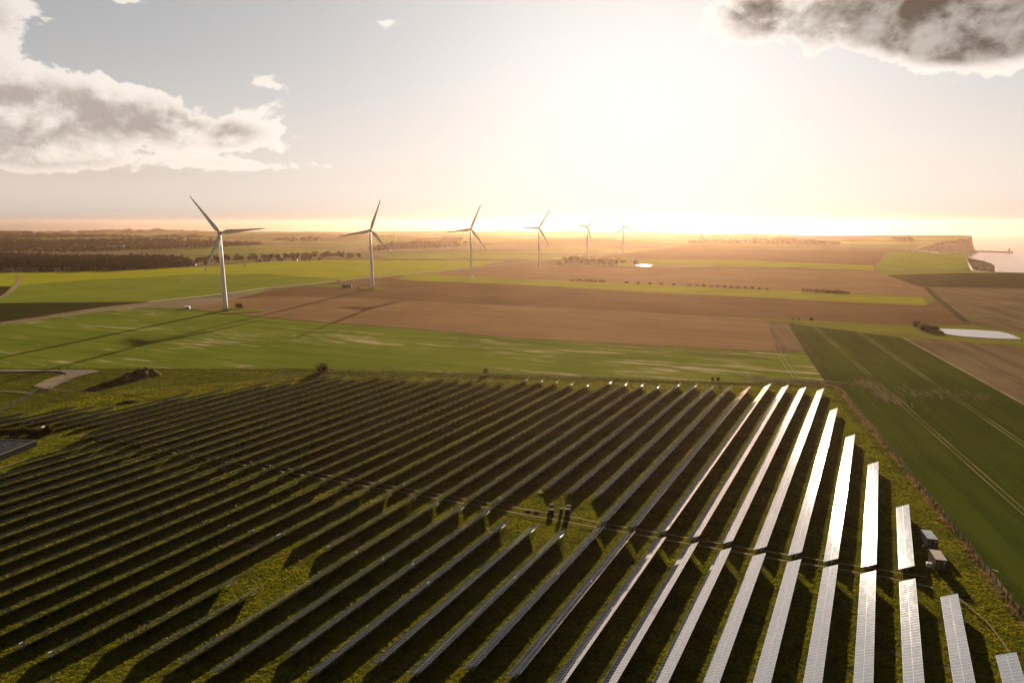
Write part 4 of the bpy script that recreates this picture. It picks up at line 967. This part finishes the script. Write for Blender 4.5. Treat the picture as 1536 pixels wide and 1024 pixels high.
for i, (x, y) in enumerate(((792.5, 767), (805, 767.7), (811, 739.5))):
    p = at(x, y); t = thing('timber_heap', ('low dark heap left of the pallet loads by the track, larger', 'low dark heap left of the pallet loads by the track, smaller', 'small tan heap on the grass beyond the pallet loads')[i], 'heap', p, 0.3 * i)
    b = MB(); r = random.Random(i)
    for q in range(10): a = r.uniform(-0.5, 0.5); y0 = r.uniform(-0.4, 0.4); b.bar((-0.9 * r.uniform(0.5, 1), y0, 0.08 + 0.04 * q), (0.9 * r.uniform(0.5, 1), y0 + a, 0.08 + 0.04 * q), 0.12)
    b.build('timber', (m_wrap, m_wrap, m_card)[i], t)
# flat roofed building at the left edge
z = 2.4
c0, c1, c2, c3 = at(-70, 656.5, z), at(54.5, 659.5, z), at(-8, 684.5, z), at(-190, 690, z)
bd = thing('flat_roof_building', 'grey flat-roofed building at the left edge with white parapet', 'building', (0, 0, 0))
pts = [tuple(q[:2]) for q in (c3, c2, c1, c0)]
m_conc = simple('grey_roofing', (0.035, 0.037, 0.038), 1.0, 0, 0.3, 0.5, spec=0.0); m_wallb = simple('render_wall', (0.025, 0.024, 0.023), 0.95, spec=0.0)
MB().prism(pts, 0, z - 0.3).build('wall', m_wallb, bd); MB().prism(pts, z - 0.298, z - 0.25).build('roof', m_conc, bd)
b = MB()
for a, q in zip(pts, pts[1:] + pts[:1]): b.bar((*a, z - 0.18), (*q, z - 0.18), 0.22, 0.22)
b.build('parapet', simple('parapet_grey', (0.14, 0.14, 0.14), 0.9, spec=0.1), bd)
c = at(7, 668, z); MB().tube([(c[0], c[1], z - 0.25), (c[0], c[1], z + 0.5)], [0.18, 0.18], 10).build('vent_pipe', m_steel, bd)
p = at(70, 645.5); t = thing('meter_hut', 'small white hut beyond the flat-roofed building', 'hut', p, 0.1)
MB().box(-1.25, 1.25, -0.8, 0.8, 0, 1.5).build('wall', m_wallb, t); MB().box(-1.45, 1.45, -1.0, 1.0, 1.5, 1.66).build('roof', simple('white_roof', (0.8, 0.8, 0.8), 0.3), t)
MB().box(-0.3, 0.3, -0.83, -0.8, 0.05, 1.35).build('door', m_gate, t)
p = at(88, 657.5); t = thing('marker_stake', 'short white stake leaning in the grass near the building', 'stake', p)
MB().bar((0.2, 0, 0), (-0.55, 0.2, 1.5), 0.18).build('shaft', m_box, t); MB().box(-0.1, 0.4, -0.15, 0.15, -0.05, 0.06).build('foot', m_post, t)
for i in range(12):
    x = -6 + i * 7.2; tree('shrub', (x, 655.5 - 0.25 * i + rng.uniform(-1, 1)), 4.0, 3.0 * rng.uniform(0.8, 1.2), 'dark hedge bush behind the flat-roofed building, %s from the left' % ordinal(i + 1), 'shrub', 'hedge behind the building', seed=200 + i, trunk=0.02, leaf=0.5, n=420)

# ------------------------------------------------------------------ houses, far structures
m_hw = simple('house_wall', (0.55, 0.52, 0.47), 0.85); m_hw2 = simple('house_brick', (0.30, 0.19, 0.14), 0.85)
m_slate = simple('slate_roof', (0.10, 0.115, 0.14), 0.5); m_tile = simple('tile_roof', (0.20, 0.10, 0.065), 0.7); m_win = simple('window_glass', (0.03, 0.035, 0.04), 0.1)
def house(px, L, W, Hw, Hr, rz, label, wall, roof, z=0.0):
    p = at(*px); t = thing('house', label, 'house', (p[0], p[1], height(p[0], p[1])), rz)
    b = MB().box(-L / 2, L / 2, -W / 2, W / 2, -1, Hw)
    for x in (-L / 2, L / 2 - 0.2): b.add([(x, -W / 2, Hw), (x, W / 2, Hw), (x, 0, Hw + Hr), (x + 0.2, -W / 2, Hw), (x + 0.2, W / 2, Hw), (x + 0.2, 0, Hw + Hr)], [(0, 2, 1), (3, 4, 5), (0, 3, 5, 2), (1, 2, 5, 4)])
    b.build('wall', wall, t)
    r = MB(); e = 0.5; y = W / 2 + e; zz = Hw - Hr * e / (W / 2)
    r.add([(-L / 2 - e, -y, zz), (L / 2 + e, -y, zz), (L / 2 + e, 0, Hw + Hr), (-L / 2 - e, 0, Hw + Hr), (-L / 2 - e, y, zz), (L / 2 + e, y, zz),
           (-L / 2 - e, -y, zz + 0.25), (L / 2 + e, -y, zz + 0.25), (L / 2 + e, 0, Hw + Hr + 0.25), (-L / 2 - e, 0, Hw + Hr + 0.25), (-L / 2 - e, y, zz + 0.25), (L / 2 + e, y, zz + 0.25)],
          [(0, 1, 2, 3), (3, 2, 5, 4), (6, 9, 8, 7), (9, 10, 11, 8), (0, 6, 7, 1), (4, 5, 11, 10), (0, 3, 9, 6), (3, 4, 10, 9), (1, 7, 8, 2), (2, 8, 11, 5)])
    rf = r.build('roof', roof, t)
    MB().box(L / 2 - 2, L / 2 - 1.2, -0.4, 0.4, Hw + Hr - 1, Hw + Hr + 1.2).build('chimney', m_hw2, rf)
    for x in (-L / 4, L / 4): MB().box(x - 0.7, x + 0.7, -W / 2 - 0.04, -W / 2, 1.0, 2.4).build('window', m_win, t)
    MB().box(-0.5, 0.5, -W / 2 - 0.04, -W / 2, 0, 2.1).build('door', m_post, t)
house((442, 389), 11, 7, 3.2, 4, 0.1, 'white house at the edge of the yellow crop', simple('white_wall', (0.8, 0.8, 0.78), 0.7), m_slate)
house((455, 389), 11, 8, 4.4, 5, 0.3, 'grey house just right of the white house', m_hw2, m_slate)
house((421, 390), 13, 8, 3, 4.4, -0.1, 'long grey-roofed house left of the white house', m_hw, m_slate)
house((400, 391), 14, 8, 3, 4.2, 0.2, 'slate-roofed house behind the left end of the crop', m_hw2, m_slate)
house((388, 391.5), 12, 8, 3, 4.2, 0.0, 'low slate house nearest the left turbine', m_hw, m_slate)
house((463, 388.7), 9, 7, 3, 4.2, 0.5, 'pale gabled house right of the grey house', m_hw, m_slate)
house((478, 388), 9, 7, 3, 3.6, 0.9, 'small pale house at the right end of the hamlet', m_hw, m_tile)
house((310, 395.5), 11, 7, 3, 4, 0.4, 'tile-roofed house under the wood edge', m_hw, m_tile)
house((290, 396.5), 10, 7, 3, 4, 0.1, 'slate house half hidden under the wood edge', m_hw2, m_slate)
for i, (x, y, lab) in enumerate(((12, 407, 'long low slate farmhouse at the far left before the dark wood'), (29, 406.6, 'white cottage beside the long farmhouse'), (41, 406.6, 'grey cottage before the dark wood'), (52, 406.4, 'yellowish cottage before the dark wood'), (87, 405.8, 'bright white cottage before the middle of the dark wood'), (101, 405.6, 'slate cottage right of the bright white cottage'))):
    house((x, y), (16, 8, 9, 8, 8, 9)[i], 7, 3, 3.6, 0.2 * i, lab, (m_hw2, m_hw, m_hw2, m_hw, m_hw, m_hw2)[i], (m_slate, m_slate, m_slate, m_tile, m_tile, m_slate)[i])
def barn(px, L, W, Hw, Hr, rz, label):
    p = at(*px); t = thing('barn', label, 'barn', (p[0], p[1], height(p[0], p[1])), rz)
    MB().box(-L / 2, L / 2, -W / 2, W / 2, -2, Hw).build('wall', m_hw, t)
    r = MB(); y = W / 2 + 0.6
    r.add([(-L / 2 - 1, -y, Hw), (L / 2 + 1, -y, Hw), (L / 2 + 1, 0, Hw + Hr), (-L / 2 - 1, 0, Hw + Hr), (-L / 2 - 1, y, Hw), (L / 2 + 1, y, Hw)], [(0, 1, 2, 3), (3, 2, 5, 4), (0, 3, 4), (1, 5, 2)])
    r.build('roof', m_hw, t)
barn((678, 361), 95, 30, 9, 6, 0.1, 'long pale barn beyond the third turbine')
barn((173, 367), 60, 20, 8, 5, 0.2, 'pale barn in the wooded village')
barn((286, 366), 50, 18, 8, 5, -0.1, 'pale barn left of the largest turbine')
barn((355, 362), 60, 20, 7, 5, 0.2, 'pale barn right of the largest turbine')
def pylon(px, h, label):
    p = at(*px); z = height(p[0], p[1]); t = thing('power_pylon', label, 'pylon', (p[0], p[1], z), 0.4, 'power pylons on the skyline')
    b = MB(); w = h * 0.09
    for sx in (-1, 1):
        for sy in (-1, 1): b.bar((sx * w, sy * w, 0), (sx * 0.4, sy * 0.4, h), 0.5)
    for i in range(6):
        z0 = h * i / 6; z1 = h * (i + 1) / 6; w0 = w + (0.4 - w) * i / 6; w1 = w + (0.4 - w) * (i + 1) / 6
        for s in (-1, 1): b.bar((-w0, s * w0, z0), (w1, s * w1, z1), 0.25); b.bar((w0, s * w0, z0), (-w1, s * w1, z1), 0.25)
    b.build('lattice', m_steel, t)
    for q in (0.68, 0.8, 0.92): MB().bar((-h * 0.13, 0, h * q), (h * 0.13, 0, h * q), 0.5).build('cross_arm', m_steel, t)
pylon((470, 359), 44, 'faint lattice pylon, left of a close pair on the skyline')
pylon((478, 359), 44, 'faint lattice pylon, right of a close pair on the skyline')
pylon((577, 357), 38, 'faint lattice pylon right of the second turbine')
pylon((593, 357), 38, 'faintest lattice pylon between second and third turbines')
p = at(1052, 358); t = thing('church', 'faint church with pointed spire under the sun glare', 'church', (p[0], p[1], height(p[0], p[1])))
MB().box(-14, 14, -6, 6, -2, 12).build('nave', m_hw, t); MB().box(-4, 4, -4, 4, 0, 22).build('tower', m_hw, t); MB().tube([(0, 0, 22), (0, 0, 46)], [4.6, 0.1], 8).build('spire', m_slate, t)
# jetty at the foot of the far cliff
p0, p1 = at(1462, 375.5, -66), at(1517, 378, -66)
t = thing('jetty', 'long dark jetty with a light tower reaching into the sea', 'jetty', (0, 0, 0))
MB().bar((p0[0] - 60, p0[1], -69), (p1[0], p1[1], -69), 26, 12).build('breakwater', simple('jetty_stone', (0.12, 0.10, 0.08), 0.9), t)
MB().tube([(p1[0] - 12, p1[1], -66), (p1[0] - 12, p1[1], -48), (p1[0] - 12, p1[1], -44)], [4, 3, 1], 10).build('light_tower', m_hw, t)
# transformer kiosks, car
p = at(281, 463.2); t = thing('transformer_kiosk', 'small white transformer kiosk left of the largest turbine', 'kiosk', p, 0.2)
MB().box(-2.4, 2.4, -1.3, 1.3, 0, 2.2).build('wall', m_box, t); MB().box(-2.6, 2.6, -1.5, 1.5, 2.2, 2.45).build('roof', simple('kiosk_roof', (0.8, 0.8, 0.8), 0.4), t); MB().box(-0.6, 0.6, -1.33, -1.3, 0.1, 2).build('door', m_gate, t)
p = at(520.5, 431); t = thing('switch_house', 'dark low switch house left of the second turbine', 'hut', p, 0.05)
MB().box(-6, 6, -1.8, 1.8, 0, 3.2).build('wall', m_gate, t); MB().box(-6.2, 6.2, -2, 2, 3.2, 3.5).build('roof', m_post, t); MB().box(-1, 1, -1.84, -1.8, 0.1, 2.4).build('door', m_post, t)
p = at(538, 432.3); t = thing('marker_post', 'small dark post beside the second turbine pad', 'post', p); MB().box(-0.5, 0.5, -0.4, 0.4, 0, 2.2).build('cabinet', m_gate, t); MB().box(-0.6, 0.6, -0.5, 0.5, 2.2, 2.35).build('lid', m_post, t)
p = at(507.5, 421.6); t = thing('parked_car', 'small dark car with pale roof on the country road', 'car', p, 0.25)
m_car = simple('car_paint', (0.05, 0.05, 0.055), 0.3)
b = MB(); prof = [(-2.1, 0.35), (2.1, 0.35), (2.15, 0.8), (1.2, 0.95), (0.6, 1.45), (-1.3, 1.45), (-2.05, 0.95)]
v = [(x, -0.85, z_) for x, z_ in prof] + [(x, 0.85, z_) for x, z_ in prof]; n = len(prof)
b.add(v, [tuple(range(n)), tuple(range(n, 2 * n))[::-1]] + [(i, n + i, n + (i + 1) % n, (i + 1) % n) for i in range(n)]); b.build('body', m_car, t)
MB().box(-1.25, 0.55, -0.8, 0.8, 1.452, 1.5).build('roof', m_box, t)
for x in (-1.3, 1.3):
    for y in (-0.85, 0.85): MB().tube([(x, y - 0.1, 0.33), (x, y + 0.1, 0.33)], [0.33, 0.33], 14).build('wheel', m_gate, t)
p = at(367, 401); t = thing('field_stand', 'small dark stand alone in the yellow crop', 'stand', p); MB().bar((-0.9, 0, 0), (0, 0, 4.2), 0.5).bar((0.9, 0, 0), (0, 0, 4.2), 0.5).build('frame', m_post, t); MB().box(-1.2, 1.2, -0.7, 0.7, 3.2, 5.0).build('cabin', m_post, t)
p = at(1492.5, 863); t = thing('bird', 'tiny white gull flying low over the drilled field', 'bird', (p[0], p[1], 1.2), 0.5)
MB().tube([(-0.3, 0, 0), (-0.1, 0, 0.02), (0.15, 0, 0.03), (0.3, 0, 0.05)], [0.02, 0.08, 0.07, 0.01], 8).build('body', m_box, t)
for s in (-1, 1): MB().add([(-0.12, 0.05 * s, 0.05), (0.14, 0.05 * s, 0.05), (0.06, 0.4 * s, 0.22), (-0.14, 0.75 * s, 0.1)], [(0, 1, 2, 3)]).build('wing', m_box, t)
